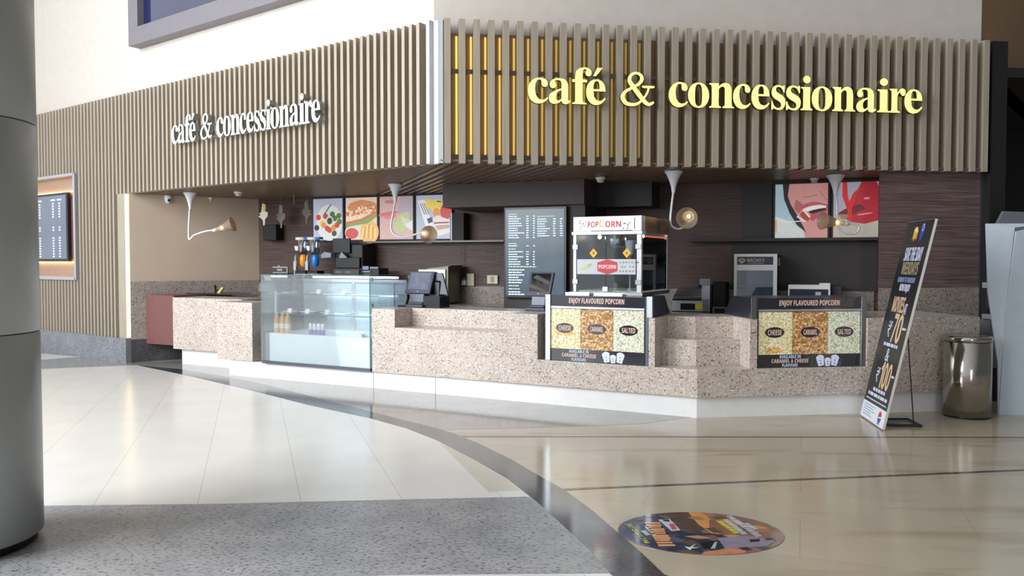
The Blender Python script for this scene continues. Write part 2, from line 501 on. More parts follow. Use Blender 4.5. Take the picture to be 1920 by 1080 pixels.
fl = MB(M_BEIGEF).box(-16, 12, -4, 16, -0.1, 0.0)
struct('floor', fl)
def slab(name, pix, m, z, extra=None):
    pts = [(p.x, p.y) for p in (onz(*q) for q in pix)] if extra is None else extra
    return struct(name, MB(m).prism(pts, 0.0002, z))
outer = [(343, 693), (420, 706), (500, 722), (600, 748), (680, 768), (760, 789), (807, 800), (854, 814), (902, 834), (961, 863), (1006, 890), (1056, 918), (1106, 954), (1157, 998), (1201, 1036), (1245, 1078)]
inner = [(256, 685), (358, 706), (469, 732), (575, 759), (695, 785), (760, 803), (817, 825), (886, 861), (949, 897), (1006, 941), (1059, 989), (1106, 1033), (1146, 1079)]
P = lambda q: tuple(onz(*q)[:2])
near = [(1.0, 3.1), (1.25, 2.2), (1.3, 1.0), (1.3, -3.9)]
nearo = [(1.3, 3.2), (1.62, 2.2), (1.72, 1.0), (1.72, -3.9)]
def ccw_curve(pts): return [P(q) for q in pts]
# white tiles from the arc leftwards
slab('trim_1', None, M_WHITEF, 0.002, ccw_curve(inner) + near + [(-15.9, -3.9), (-15.9, 9.0), P((60, 693))])
# grey granite in front of the fascia wall and the counter's left run
slab('trim_2', None, M_GRANP, 0.0012, [P((-40, 703)), P((60, 692)), P((256, 684)), P((343, 702)), P((480, 732)), P((600, 760)), P((760, 800)), P((839, 806)), P((1000, 802)), P((1200, 795)),
     (1.77, 7.68), tuple(CL.w(-6.3, 0.2)[:2]), tuple(CL.w(-7.5, 1.2)[:2]), tuple(LF.w(-6.1, 0.05)[:2]), tuple(LF.w(-11, 0.05)[:2])])
slab('trim_3', None, M_BAND, 0.003, ccw_curve(outer) + nearo + near[::-1] + ccw_curve(inner)[::-1])
gl = [P((1146, 1076)), P((1106, 1033)), P((1059, 989)), P((1006, 941)), P((996, 932.5))]
slab('trim_4', None, M_GRAN, 0.0026, gl + [P((985, 932)), P((760, 937)), P((400, 945.5)), P((75, 949)), (-9.0, 4.5), (-9.0, 3.25), P((760, 1079))])
slab('trim_5', None, M_CREAMF, 0.0026, [P((826, 833)), P((916, 923)), P((975, 920)), P((949, 899)), P((886, 863)), P((850, 843))])
for i, (a, b) in enumerate((((856, 818.5), (2100, 820.5)), ((1056, 918), (2100, 874)))):
    A_, B_ = onz(*a), onz(*b); d = (B_ - A_).normalized(); nn = Vector((-d.y, d.x, 0)) * (0.015 if i == 0 else 0.02)
    slab('trim_%d' % (6 + i), None, M_BAND, 0.0016, [tuple(v[:2]) for v in (A_ - nn, B_ - nn, B_ + nn, A_ + nn)])
slab('trim_8', None, M_WHITEF, 0.0018, [P((-60, 650)), P((60, 661.5)), P((150, 669)), P((60, 676)), P((-60, 685))])

# ================================================================== SHELL
xN = -6.13                                  # where the fascia comes down to the floor on the left
def meet(f1, y1, f2, y2):
    a, b = f1.w(0, y1), f2.w(0, y2)
    den = f1.c * f2.s - f1.s * f2.c
    t_ = ((b.x - a.x) * f2.s - (b.y - a.y) * f2.c) / den
    u_ = ((b.x - a.x) * f1.s - (b.y - a.y) * f1.c) / den
    return t_, u_
xc_l, xc_r = meet(LF, 0.12, RF, 0.2)
w = MB(M_WALL).box(-13, xN, 0.12, 0.3, 0, 9).box(xN, xc_l, 0.12, 0.2, ZS + 0.1, 9)
struct('wall_left', w, LF)
xe = RF.at(1840, 60, 0.2)[0]
w = MB(M_WALL).box(xc_r, xe, 0.2, 0.35, ZS + 0.1, 9)
struct('wall_front', w, RF)
# tan upper wall running back on the right, dark service lobby below
Rw = Frame(RF.w(xe, 0.2)[:2], 50)
struct('wall_right', MB(M_TAN).box(0, 6, 0, 0.2, 3.78, 9), Rw)
struct('wall_far', MB(M_DARK).box(-1.0, 6, 4.6, 4.8, 0, 4.4), Frame(RF.w(6.2, 0)[:2], 7.74))
struct('wall_side', MB(M_CHAR).box(6.05, 6.24, 1.21, 4.6, 0, 3.77), RF)
struct('ceiling', MB(M_CHAR).box(6.1, 12, 0.9, 4.8, 3.78, 3.9), RF)
# niche side wall on the left
NA = LF.w(xN, 0.05); NB = BW.w(0, 0)
ND = Frame(NA[:2], math.degrees(math.atan2(NB.y - NA.y, NB.x - NA.x)))
nl = (Vector(NB[:2]) - Vector(NA[:2])).length
M_SKIRT = granite('grey_skirting_granite', (120, 124, 132), (142, 144, 150), (84, 86, 92), 0.3)
M_SKIRTD = granite('dark_skirting_granite', (62, 62, 66), (84, 83, 86), (40, 40, 42), 0.3)
w = MB(M_BEIGE).box(0, nl, 0, 0.12, 1.2, ZS + 0.05)
w.m(M_TERRD).box(0, nl, -0.012, 0.12, 0.34, 1.2)
w.m(M_SKIRTD).box(0, nl, -0.014, 0.12, 0, 0.34)
struct('wall_niche', w, ND)
# back wall
w = MB(M_REED).box(0, 10.4, 0, 0.15, 0, ZS + 0.05)
w.m(M_TERRD).box(0, 9.1, -0.02, 0.0, 0.86, 1.14)
struct('wall_back', w, BW)
# pier right of the posters, just behind the fascia
p0 = RF.at(1647, 450, 0.16)[0]; p1 = RF.at(1836, 450, 0.16)[0]
bq = BW.w(BW.at(1650, 450, 0.0)[0], 0.0); pq = RF.w(p0, 0.16); pr = RF.w(p1, 0.16)
outl = [tuple(pq[:2]), tuple(pr[:2]), tuple(RF.w(p1, 1.2)[:2]), tuple(bq[:2])]
w = MB(M_REED2).prism(outl, 1.2, ZS + 0.05)
pq2 = RF.w(p0 - 0.004, 0.145); pr2 = RF.w(p1, 0.145)
w.m(M_TERRD).prism([tuple(pq2[:2]), tuple(pr2[:2]), tuple(RF.w(p1, 1.2)[:2]), tuple(bq[:2])], 0.0, 1.2)
struct('wall_pier', w)
struct('trim_9', MB(M_STEELD).box(p1 - 0.005, p1 + 0.012, 0.13, 0.16, 0.0, ZS), RF)
struct('trim_10', MB(M_DARK).box(p1 + 0.012, p1 + 0.20, 0.02, 1.2, 0.0, ZT), RF)

# soffit over the shop: dark board with slats below in two directions
def clip(poly, p, n):
    out = []
    for i in range(len(poly)):
        a, b = poly[i], poly[(i + 1) % len(poly)]
        da = (a[0] - p[0]) * n[0] + (a[1] - p[1]) * n[1]; db = (b[0] - p[0]) * n[0] + (b[1] - p[1]) * n[1]
        if da >= 0: out.append(a)
        if da * db < 0:
            t = da / (da - db); out.append((a[0] + (b[0] - a[0]) * t, a[1] + (b[1] - a[1]) * t))
    return out
cor = tuple(LF.w(0, 0.06)[:2])
region = [tuple(LF.w(xN, 0.13)[:2]), tuple(LF.w(0, 0.13)[:2]), tuple(RF.w(6.1, 0.13)[:2]), tuple(RF.w(6.1, 1.3)[:2]), tuple(BW.w(9.6, 0)[:2]), tuple(BW.w(0, 0)[:2])]
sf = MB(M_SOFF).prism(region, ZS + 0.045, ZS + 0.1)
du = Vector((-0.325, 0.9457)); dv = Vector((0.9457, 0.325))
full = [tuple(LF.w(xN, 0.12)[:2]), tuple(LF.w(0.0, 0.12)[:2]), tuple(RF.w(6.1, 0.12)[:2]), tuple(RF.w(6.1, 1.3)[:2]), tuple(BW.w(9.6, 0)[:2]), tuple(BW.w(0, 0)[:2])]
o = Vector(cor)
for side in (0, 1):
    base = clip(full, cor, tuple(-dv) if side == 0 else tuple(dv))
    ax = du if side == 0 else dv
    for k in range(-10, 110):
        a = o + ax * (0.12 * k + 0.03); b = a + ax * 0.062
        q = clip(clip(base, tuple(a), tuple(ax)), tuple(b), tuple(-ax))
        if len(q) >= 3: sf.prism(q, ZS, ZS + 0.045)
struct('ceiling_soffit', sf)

# dark bulkhead hanging from the soffit, and the pillar below it
b0 = BW.at(830, 386, -1.15); b1 = BW.at(1095, 386, -1.15); b2 = BW.at(1222, 386, -0.5)
struct('wall_bulkhead', MB(M_BULK).box(b0[0], b1[0], -1.15, -0.01, 2.2, ZS).m(M_CHAR).box(b1[0], b2[0], -0.5, -0.01, 2.2, ZS), BW)
c0 = BW.at(945, 500, -1.05)[0]; c1 = BW.at(1082, 500, -1.05)[0]
struct('wall_pillar', MB(M_CHAR).box(c0, c1 + 0.1, -1.05, -0.01, 0, 2.2), BW)

# ================================================================== FASCIA
def slats(fr, xs, wd, dp, z0, z1, m=M_SLAT, holes=()):
    mb = MB(m)
    for x in xs:
        segs = [(z0, z1)]
        for (ha, hb, hz0, hz1) in holes:
            if ha < x + wd / 2 < hb: segs = [(z0, hz0), (hz1, z1)]
        for (a, b) in segs: mb.box(x, x + wd, 0, dp, a, b)
    return mb
MX0, MX1 = -9.75, LF.at(142, 400)[0]         # menu recess
MZ0, MZ1 = 1.22, 2.88
t = Thing('slatted_fascia', 'long grey-brown slatted fascia carrying the white sign, running away to the left', 'fascia', LF, (-3.0, 0, ZS))
xs = [-0.30 - 0.105 * k for k in range(int((-0.30 - xN) / 0.105) + 1)]
t.part('slat_screen', slats(LF, xs, 0.043, 0.1, ZS, ZT))
t.part('backing_board', MB(wood('backing_brown', (112, 98, 84), (126, 112, 96))).box(xN, -0.14, 0.1, 0.118, ZS, ZT - 0.03))
t.part('corner_cover', MB(mat('pale_grey_cover', (196, 198, 200), 0.4)).box(-0.165, -0.12, -0.0, 0.1, ZS, ZT).box(-0.12, -0.004, 0.055, 0.1, ZS, ZT), bev=0.002, label='plain pale grey corner cover')
t = Thing('slatted_wall_cladding', 'grey-brown slatted cladding reaching down to the grey stone skirting, around the menu recess', 'wall cladding', LF, (-8, 0, 0.36))
x = xN - 0.38
xs = []
while x > -12.5: xs.append(x); x -= 0.105
t.part('slat_screen', slats(LF, xs, 0.043, 0.1, 0.36, ZT, holes=[(MX0, MX1 + 0.05, MZ0, MZ1)]))
t.part('end_board', MB(M_SLAT).box(xN - 0.24, xN - 0.03, 0.0, 0.1, 0.36, ZS).box(xN - 0.27, xN - 0.225, 0, 0.1, ZS, ZT).box(xN - 0.165, xN - 0.12, 0, 0.1, ZS, ZT).box(xN - 0.06, xN - 0.015, 0, 0.1, ZS, ZT))
t.part('backing_board', MB(MATS['backing_brown']).box(-12.6, xN - 0.03, 0.1, 0.118, 0.36, MZ0).box(-12.6, xN, 0.1, 0.118, MZ1, ZT).box(-12.6, MX0, 0.1, 0.118, MZ0, MZ1).box(MX1, xN - 0.03, 0.1, 0.118, MZ0, MZ1))
solo('glow_strip', MB(M_LEDW).box(xN - 0.028, xN + 0.0, 0.004, 0.048, 0.37, ZS - 0.01), LF, (xN - 0.015, 0.03, 0.4), 'warm lit vertical strip at the edge of the niche opening, below the fascia', 'light strip')
struct('baseboard_left', MB(M_SKIRT).box(-12.6, xN - 0.002, -0.03, 0.119, 0, 0.36), LF)

# right fascia
t = Thing('slatted_fascia', 'wide slatted fascia carrying the glowing yellow sign, slats standing well apart', 'fascia', RF, (3.0, 0, ZS))
xs = [0.06 + 0.1497 * k for k in range(41)]
t.part('slat_screen', slats(RF, xs, 0.066, 0.11, ZS, ZT))
bk = MB(mat('beige_backing', (150, 124, 96), 0.6)).box(0.02, 6.12, 0.17, 0.19, ZS + 0.04, ZT - 0.1)
t.part('backing_board', bk)
t.part('corner_cover', MB(MATS['pale_grey_cover']).box(0.0, 0.05, 0.02, 0.1, ZS, ZT), label='plain pale grey corner cover')
t.part('rail', MB(mat('grey_rail', (128, 112, 96), 0.5)).box(0.02, 6.1, 0.112, 0.135, 3.43, 3.475))
t.part('bottom_board', MB(M_SOFF).box(0.02, 6.12, 0.02, 0.12, ZS + 0.02, ZS + 0.04))
for k in range(14):  # added emissive strips imitate warm light on the slat sides, fading rightwards
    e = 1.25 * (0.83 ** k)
    m = mat('amber_glow_%d' % k, (240, 205, 110), 0.5, emit=e, ecol=(250, 212, 110))
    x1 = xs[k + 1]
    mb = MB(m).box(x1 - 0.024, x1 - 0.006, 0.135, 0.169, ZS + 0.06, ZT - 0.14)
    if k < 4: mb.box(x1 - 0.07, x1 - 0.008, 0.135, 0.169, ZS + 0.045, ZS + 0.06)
    t.part('glow_strip', mb, label='amber strip standing in for the warm light on the slat sides')

# ------------------------------------------------------------------ the two lettered signs
EDG = [('c', 989.5, 1028), ('a', 1029, 1070), ('f', 1073, 1109), ('e', 1099, 1135.5), ('&', 1163, 1227), ('c', 1254, 1290), ('o', 1290, 1329.5), ('n', 1330, 1376.3),
       ('c', 1374.6, 1407.6), ('e', 1409, 1443), ('s', 1446.5, 1472.6), ('s', 1474, 1501.5), ('i', 1501.5, 1523.3), ('o', 1522, 1560.5), ('n', 1561, 1603.6), ('a', 1605.8, 1643),
       ('i', 1645, 1668.5), ('r', 1668, 1698), ('e', 1696, 1729.5)]
def lettering(t, fr, map_x, yb, yf, zb, k, face, side):
    for ch, a, b in EDG:
        xa = map_x(RF.at(a, 180, -0.08)[0]); xb = map_x(RF.at(b, 180, -0.08)[0])
        mb = MB(face); mb.side = side
        y0, y1 = yf, yb
        if ch == '&':
            W_, H_ = xb - xa, 0.345 * k
            A_ = lambda L: [(xa + u * W_, zb + v * H_) for u, v in L]
            T_ = lambda L: [w_ * (W_ * 0.85 + 0.0) for w_ in L]
            ap_, aw_ = A_([(.98, .12), (.86, .05), (.74, .10), (.56, .32), (.38, .56), (.27, .74), (.31, .90), (.45, .97), (.59, .92), (.63, .79), (.55, .66), (.36, .54), (.14, .40), (.07, .24), (.16, .08), (.34, .03), (.52, .07), (.68, .22), (.79, .40), (.84, .57)]), T_([.07, .10, .13, .15, .15, .12, .09, .08, .09, .12, .10, .08, .10, .14, .13, .10, .08, .065, .06, .06])
            bar_ = A_([(.64, .60), (1.0, .60), (1.0, .55), (.92, .53), (.72, .53), (.64, .55)])
            mb.m(side).ribbon(ap_, aw_, y1, y1 - y0 - 0.004).prism(bar_, y0 + 0.004, y1, 'y')
            mb.m(face).ribbon(ap_, aw_, y0 + 0.004, 0.004).prism(bar_, y0, y0 + 0.004, 'y')
        elif ch in 'ci' or ch in 'aeonsrf':
            h = {'f': 0.375, 'i': 0.365}.get(ch, 0.262)
            g = serif(ch)
            drop = -0.005 if ch in 'ceosa' else 0.0
            mb.text(g, xa, xb, zb + drop * k, zb + (h + drop) * k, y1, y1 - y0)
            if (a == 1099):
                cx = (xa + xb) / 2 + 0.02 * (xb - xa)
                ac_ = [(cx - 0.16 * (xb - xa), zb + 0.29 * k), (cx - 0.02 * (xb - xa), zb + 0.29 * k), (cx + 0.32 * (xb - xa), zb + 0.375 * k), (cx + 0.05 * (xb - xa), zb + 0.375 * k)]
                mb.m(side).prism(ac_, y0 + 0.004, y1, 'y').m(face).prism(ac_, y0, y0 + 0.004, 'y')
        lt = t.part('letter', mb)
        xm_ = (xa + xb) / 2
        t.part('bracket', MB(side).box(xm_ - 0.008, xm_ + 0.008, yb, 0.0, zb + 0.09, zb + 0.106), parent=lt)
t = Thing('cafe_sign', 'glowing yellow serif lettering reading café & concessionaire', 'sign', RF, (3.1, -0.03, 3.11))
lettering(t, RF, lambda x: x, -0.03, -0.08, 3.112, 1.0, M_YGLOW, M_SIGNSIDE2)
t = Thing('cafe_sign', 'white serif lettering reading café & concessionaire, seen at a slant', 'sign', LF, (-3.2, -0.03, 3.08))
xr0, xr1 = RF.at(989.5, 180, -0.08)[0], RF.at(1729.5, 180, -0.08)[0]
l0, l1 = LF.at(320, 277, -0.13)[0], LF.at(598, 226, -0.13)[0]
lettering(t, LF, lambda x: l0 + (x - xr0) / (xr1 - xr0) * (l1 - l0), -0.05, -0.115, 3.075, 0.96, M_WGLOW, M_SIGNSIDE)

# ------------------------------------------------------------------ big screen box above, top left
bx0, bz0 = LF.at(241, 87, -0.06)
t = Thing('display_screen_box', 'large grey framed screen box on the cream wall above the white sign', 'display screen', LF, (bx0 + 2, 0.1, bz0))
GB = mat('warm_grey_frame', (122, 118, 124), 0.5)
X1, Z1 = bx0 + 5.2, bz0 + 3.1
t.part('frame', MB(GB).box(bx0, X1, -0.06, 0.119, bz0, bz0 + 0.24).box(bx0, X1, -0.06, 0.119, Z1 - 0.24, Z1).box(bx0, bx0 + 0.25, -0.06, 0.119, bz0 + 0.24, Z1 - 0.24).box(X1 - 0.25, X1, -0.06, 0.119, bz0 + 0.24, Z1 - 0.24))
t.part('screen', MB(mat('blue_grey_screen', (74, 76, 96), 0.12, emit=0.12, ecol=(80, 84, 120), var=0.1, vscale=1.5)).box(bx0 + 0.25, X1 - 0.25, 0.04, 0.08, bz0 + 0.24, Z1 - 0.24))
t.part('edge_glow', MB(mat('deep_blue_screen', (34, 36, 80), 0.2, emit=0.04)).box(bx0 + 0.25, bx0 + 0.42, 0.035, 0.0399, bz0 + 0.24, Z1 - 0.24), label='deep blue strip of the picture')

# ------------------------------------------------------------------ menu recess with screen, far left
t = Thing('menu_screen_recess', 'silver framed recess with a wide menu screen lit warmly from behind', 'menu screen', LF, ((MX0 + MX1) / 2, 0, MZ0))
SV = M_ALU
t.part('frame', MB(SV).box(MX0 - 0.05, MX1 + 0.02, -0.03, 0.1, MZ1 - 0.02, MZ1 + 0.02).box(MX0 - 0.05, MX1 + 0.02, -0.03, 0.1, MZ0 - 0.02, MZ0 + 0.03)
       .box(MX1 - 0.03, MX1 + 0.03, -0.03, 0.1, MZ0 - 0.02, MZ1 + 0.02).box(MX0 - 0.05, MX0, -0.03, 0.1, MZ0, MZ1), bev=0.003)
t.part('back_panel', MB(mat('terracotta_panel', (170, 142, 122), 0.6)).box(MX0, MX1 - 0.03, 0.08, 0.1, MZ0 + 0.03, MZ1 - 0.02).m(mat('red_brown_panel', (120, 72, 58), 0.6)).box(-9.4, MX1 - 0.09, 0.045, 0.08, 1.58, 2.5))
t.part('light_strip', MB(mat('cove_led', (255, 214, 150), 0.5, emit=9, ecol=(255, 196, 120))).box(-9.4, MX1 - 0.1, 0.05, 0.08, 2.615, 2.63).box(-9.4, MX1 - 0.1, 0.05, 0.08, 1.475, 1.49))
sx1 = LF.at(128, 400, -0.0)[0]
scr = t.part('screen_bezel', MB(M_BLACK).box(-9.5, sx1, -0.01, 0.045, 1.50, 2.61), bev=0.004)
mb = MB(mat('menu_screen_blue', (82, 92, 112), 0.1, emit=0.16, ecol=(120, 140, 175), coat=1.0, var=0.25, vscale=2)).box(-9.46, sx1 - 0.05, -0.013, -0.01, 1.54, 2.57)
mb.m(mat('menu_text_light', (225, 235, 255), 0.5, emit=1.1, ecol=(215, 230, 255)))
for cx_ in (sx1 - 0.30, sx1 - 0.52, sx1 - 1.0):
    mb.words(cx_ - 0.05, 2.50, 0.15, 0.022, -0.0131)
    for i in list(range(6)) + [9, 10] + list(range(13, 21)):
        mb.box(cx_, cx_ + 0.05, -0.0145, -0.013, 2.43 - i * 0.043, 2.43 - i * 0.043 + 0.02)
t.part('screen', mb, parent=scr)

# ================================================================== COUNTER
def mitre(y):
    """corner of the two runs at depth y"""
    a = CL.w(0, y); d1 = Vector((CL.c, CL.s)); b = CR.w(0, y); d2 = Vector((CR.c, CR.s))
    den = d1.x * d2.y - d1.y * d2.x; r = Vector(b[:2]) - Vector(a[:2])
    t_ = (r.x * d2.y - r.y * d2.x) / den
    return Vector(a[:2]) + d1 * t_
def quad_cl(x0, x1, y0, y1): return [tuple(CL.w(*p)[:2]) for p in ((x0, y0), (x1, y0), (x1, y1), (x0, y1))]
def quad_cr(x0, x1, y0, y1): return [tuple(CR.w(*p)[:2]) for p in ((x0, y0), (x1, y0), (x1, y1), (x0, y1))]
def corner_poly(xl, xr, y0, y1):
    return [tuple(CL.w(xl, y0)[:2]), tuple(mitre(y0)), tuple(CR.w(xr, y0)[:2]), tuple(CR.w(xr, y1)[:2]), tuple(mitre(y1)), tuple(CL.w(xl, y1)[:2])]
XE = 2.93
t = Thing('service_counter', 'long angled speckled terrazzo counter on a white plinth, with stepped openings', 'counter', WD, (1.77, 8.0, 0))
XL = CL.at(697, 578, -0.04)[0]
kick = MB(M_KICK).prism(corner_poly(-6.22, XE, 0.0, 0.6), 0, 0.2)
t.part('plinth', kick)
jt = MB(mat('joint_grey', (150, 152, 156), 0.5))
for px in (700, 816): jt.prism(quad_cl(CL.at(px, 730)[0], CL.at(px, 730)[0] + 0.008, -0.002, 0.01), 0.0, 0.199)
t.part('plinth_joint', jt)
F0, BK = -0.04, 0.78
n1, n2 = CL.at(740, 590, F0)[0], CL.at(952, 620, F0)[0]
d1, d2 = CL.at(1008, 630, F0)[0], CL.at(1216, 640, F0)[0]
e1 = CL.at(1228, 640, F0)[0]
g0, g1 = CR.at(1406, 640, F0)[0], CR.at(1420, 640, F0)[0]
h0, h1 = CR.at(1626, 640, F0)[0], CR.at(1643, 640, F0)[0]
ZL = 0.468
body = MB(M_TERR).prism(corner_poly(XL, XE, F0, BK), 0.2, ZL)
t.part('lower_body', body, bev=0.003)
up = MB(M_TERR)
up.prism(quad_cl(XL, n1, F0, BK), ZL, ZC)
up.prism(quad_cl(n1, n2, F0, BK), ZL, 0.735)
up.prism(quad_cl(n1, n2, 0.30, BK), 0.735, ZC)
up.prism(quad_cl(n2, d1, F0, BK), ZL, ZC)
up.prism(quad_cl(d2, e1, F0, BK), ZL, ZC)
up.prism(quad_cl(d1, d2, 0.52, BK), ZL, ZC - 0.005)
up.prism(corner_poly(e1, g0, 0.19, BK), ZL, 0.728)
up.prism(corner_poly(e1, g0, 0.36, BK), 0.728, ZC)
up.prism(quad_cr(g0, g1, F0, BK), ZL, ZC)
up.prism(quad_cr(g1, h0, 0.52, BK), ZL, ZC - 0.005)
up.prism(quad_cr(h0, h1, F0, BK), ZL, ZC)
up.prism(quad_cr(h1, XE, F0, 0.98), ZL, ZC)
t.part('upper_body', up, bev=0.003)
# counter to the left of the glass case, trimmed where it meets the niche wall
def to_wall(x0, x1, y0, y1):
    q = clip(quad_cl(x0, x1, y0, y1), tuple(ND.w(0, -0.02)[:2]), (ND.s, -ND.c))
    out = []
    for p in q:
        dx, dy = p[0] - CL.o.x, p[1] - CL.o.y
        out.append((CL.c * dx + CL.s * dy, -CL.s * dx + CL.c * dy))
    return out
t = Thing('side_counter', 'short stepped terrazzo counter left of the glass case, red-brown panel at its end', 'counter', CL, (-7, 0.3, 0))
t.part('plinth', MB(M_KICK).box(-7.72, -6.25, 0.5, 1.0, 0, 0.24))
t.part('recessed_front', MB(M_TERR).prism(to_wall(-7.81, -6.42, 0.42, 1.1), 0.225, 0.975), bev=0.003)
t.part('projecting_front', MB(M_TERR).box(-6.42, -5.78, -0.02, 0.42, 0.205, 0.965), bev=0.003)
rd = t.part('end_panel', MB(mat('red_brown_laminate', (118, 78, 76), 0.45, var=0.03)).prism(to_wall(-8.47, -7.812, 0.44, 1.1), 0.27, 1.0), bev=0.002, label='plain red-brown laminate panel')
t.part('worktop', MB(mat('dark_worktop', (44, 40, 40), 0.25)).prism(to_wall(-8.4, -5.8, 0.95, 1.5), 1.001, 1.012))
t.part('steel_edge', MB(M_STEELD).box(-7.0, -5.8, 1.12, 1.16, 1.013, 1.03).box(-7.0, -5.8, 1.3, 1.34, 1.013, 1.045))
t = Thing('sink_tap', 'small dark tap with a yellow cloth over it, on the left worktop', 'tap', CL, (-7.75, 1.2, 1.013))
t.part('spout', MB(M_BLACK).tube([(-7.8, 1.2, 1.013), (-7.8, 1.2, 1.1), (-7.79, 1.18, 1.13)], 0.014).tube([(-7.8, 1.2, 1.045), (-7.7, 1.2, 1.055)], 0.012))
t.part('cloth', MB(mat('yellow_cloth', (206, 192, 110), 0.8)).prism([(-7.74, 1.015), (-7.68, 1.015), (-7.6, 1.09), (-7.64, 1.11)], 1.17, 1.2, 'y'), label='pale yellow cloth')
# floor box in the dark gap
solo('round_floor_fitting', MB(M_STEELD).lathe([(0.0001, 0.0), (0.05, 0.0), (0.05, 0.06), (0.03, 0.07), (0.0001, 0.07)], (-7.95, 0.75, 0.002), 16).box(-7.96, -7.94, 0.74, 0.76, 0.06, 0.12), CL, (-7.95, 0.75, 0.002), 'small metal fitting on the floor under the red-brown panel', 'fitting')

# ================================================================== GLASS DISPLAY CASE
t = Thing('glass_display_case', 'teal-tinted glass pastry case with lit shelves, set into the counter', 'display case', CL, (-4.7, 0.35, 0.2))
a0, a1, yb0, yb1, z0, z1 = -5.60, -3.86, -0.05, 0.74, 0.235, 1.325
cs = MB(M_GLASS)
cs.box(a0, a1, yb0, yb0 + 0.008, z0, z1)
cs.box(a0, a0 + 0.008, yb0 + 0.01, yb1, z0, z1).box(a1 - 0.008, a1, yb0 + 0.01, yb1, z0, z1)
cs.box(a0, a1, yb0 + 0.01, yb1, z1, z1 + 0.008)
t.part('glass_panes', cs)
TE = mat('teal_glass_edge', (70, 128, 126), 0.2)
t.part('glass_edges', MB(TE).box(a1 - 0.007, a1 + 0.001, yb0 - 0.001, yb0 + 0.005, z0, z1).box(a0, a1, yb0 - 0.001, yb0 + 0.004, z1 + 0.002, z1 + 0.009).box(a1 - 0.004, a1 + 0.001, yb0, yb1, z1 + 0.002, z1 + 0.009))
WP = mat('pale_aqua_panel', (224, 236, 240), 0.3, emit=0.15, ecol=(205, 230, 240))
t.part('base', MB(WP).box(a0 + 0.12, a1 - 0.01, yb0 + 0.03, yb1, z0, 0.59).m(M_STEELD).box(a0 + 0.02, a1, yb0 - 0.005, yb1, 0.2, z0))
t.part('base_corner', MB(mat('grey_aqua_panel', (128, 150, 158), 0.4)).box(a0 + 0.01, a0 + 0.12, yb0 + 0.06, yb1, z0, 0.59))
BP = mat('mirror_back', (196, 210, 218), 0.2, 0.3)
bkp = t.part('rear_doors', MB(BP).box(a0 + 0.01, a1 - 0.01, yb1 - 0.015, yb1, 0.59, z1 - 0.06).m(M_ALU).box(a0 + 0.01, a1 - 0.01, yb1 - 0.03, yb1 - 0.015, z1 - 0.1, z1 - 0.06).box(-4.75, -4.70, yb1 - 0.03, yb1 - 0.015, 0.6, z1 - 0.1).box(-5.2, -5.17, yb1 - 0.03, yb1 - 0.015, 0.6, z1 - 0.1).box(-4.1, -4.07, yb1 - 0.03, yb1 - 0.015, 0.6, z1 - 0.1))
for zz, inset in ((0.835, 0.12), (1.085, 0.2)):
    t.part('shelf', MB(glass('shelf_glass_%d' % int(zz * 1000), (244, 251, 251), 0.99, 0.03, 0.10)).box(a0 + 0.06, a1 - 0.03, yb0 + inset, yb1 - 0.03, zz - 0.008, zz).m(TE).box(a0 + 0.06, a1 - 0.03, yb0 + inset - 0.003, yb0 + inset, zz - 0.008, zz))
t.part('lamp', MB(mat('case_lamp', (235, 250, 255), 0.4, emit=9.0, ecol=(235, 248, 255))).box(a0 + 0.25, a1 - 0.12, yb1 - 0.10, yb1 - 0.05, z1 - 0.045, z1 - 0.02).box(a0 + 0.4, a1 - 0.2, yb1 - 0.08, yb1 - 0.05, 1.055, 1.07).box(a0 + 0.4, a1 - 0.2, yb1 - 0.08, yb1 - 0.05, 0.805, 0.82))
t.part('post', MB(M_ALU).box(a0 + 0.012, a0 + 0.1, yb0 + 0.06, yb0 + 0.08, z1 - 0.07, z1 - 0.005).box(a0 + 0.11, a0 + 0.135, 0.08, 0.10, 0.59, 1.12))
t.part('hinge', MB(M_ALU).box(a1 - 0.03, a1 - 0.009, 0.0, 0.04, z1 - 0.06, z1 - 0.01).box(a1 - 0.03, a1 - 0.009, 0.0, 0.04, 0.96, 1.0))
# contents
JU = mat('orange_juice', (226, 176, 104), 0.3); LBW = mat('white_label', (226, 230, 226), 0.5); CAPW = mat('pale_cap', (214, 206, 180), 0.4)
def juice(x, y, z, label):
    tt = Thing('juice_bottle', label, 'bottle', CL, (x, y, z), 'juice bottles in the glass case')
    tt.part('bottle', MB(JU).lathe([(0.0001, 0), (0.034, 0), (0.036, 0.01), (0.036, 0.16), (0.03, 0.2), (0.017, 0.225), (0.017, 0.24)], (x, y, z), 18))
    tt.part('label', MB(LBW).lathe([(0.037, 0.06), (0.037, 0.12)], (x, y, z), 18))
    tt.part('cap', MB(CAPW).lathe([(0.019, 0.24), (0.019, 0.262), (0.0001, 0.262)], (x, y, z), 18))
    return tt.o
jb = juice(-5.43, 0.06, 0.591, 'orange juice bottle in the glass case, leftmost of three')
dup(jb, CL.w(-5.335, 0.06, 0.591), None, 'orange juice bottle in the glass case, middle of three')
dup(jb, CL.w(-5.245, 0.06, 0.591), None, 'orange juice bottle in the glass case, rightmost of three')
CB = mat('blue_can', (96, 116, 190), 0.3, 0.4); CSV = mat('silver_can', (222, 228, 240), 0.3, 0.4)
x = -4.865
tt = Thing('drink_can', 'slim silver and blue can in the glass case, leftmost of four', 'can', CL, (x, 0.06, 0.591), 'slim cans in the glass case')
tt.part('body', MB(CB).lathe([(0.0001, 0), (0.025, 0), (0.028, 0.01), (0.028, 0.06)], (x, 0.06, 0.591), 16).m(CSV).lathe([(0.028, 0.06), (0.028, 0.12), (0.024, 0.135)], (x, 0.06, 0.591), 16))
tt.part('lid', MB(M_ALU).lathe([(0.024, 0.135), (0.023, 0.138), (0.0001, 0.136)], (x, 0.06, 0.591), 16))
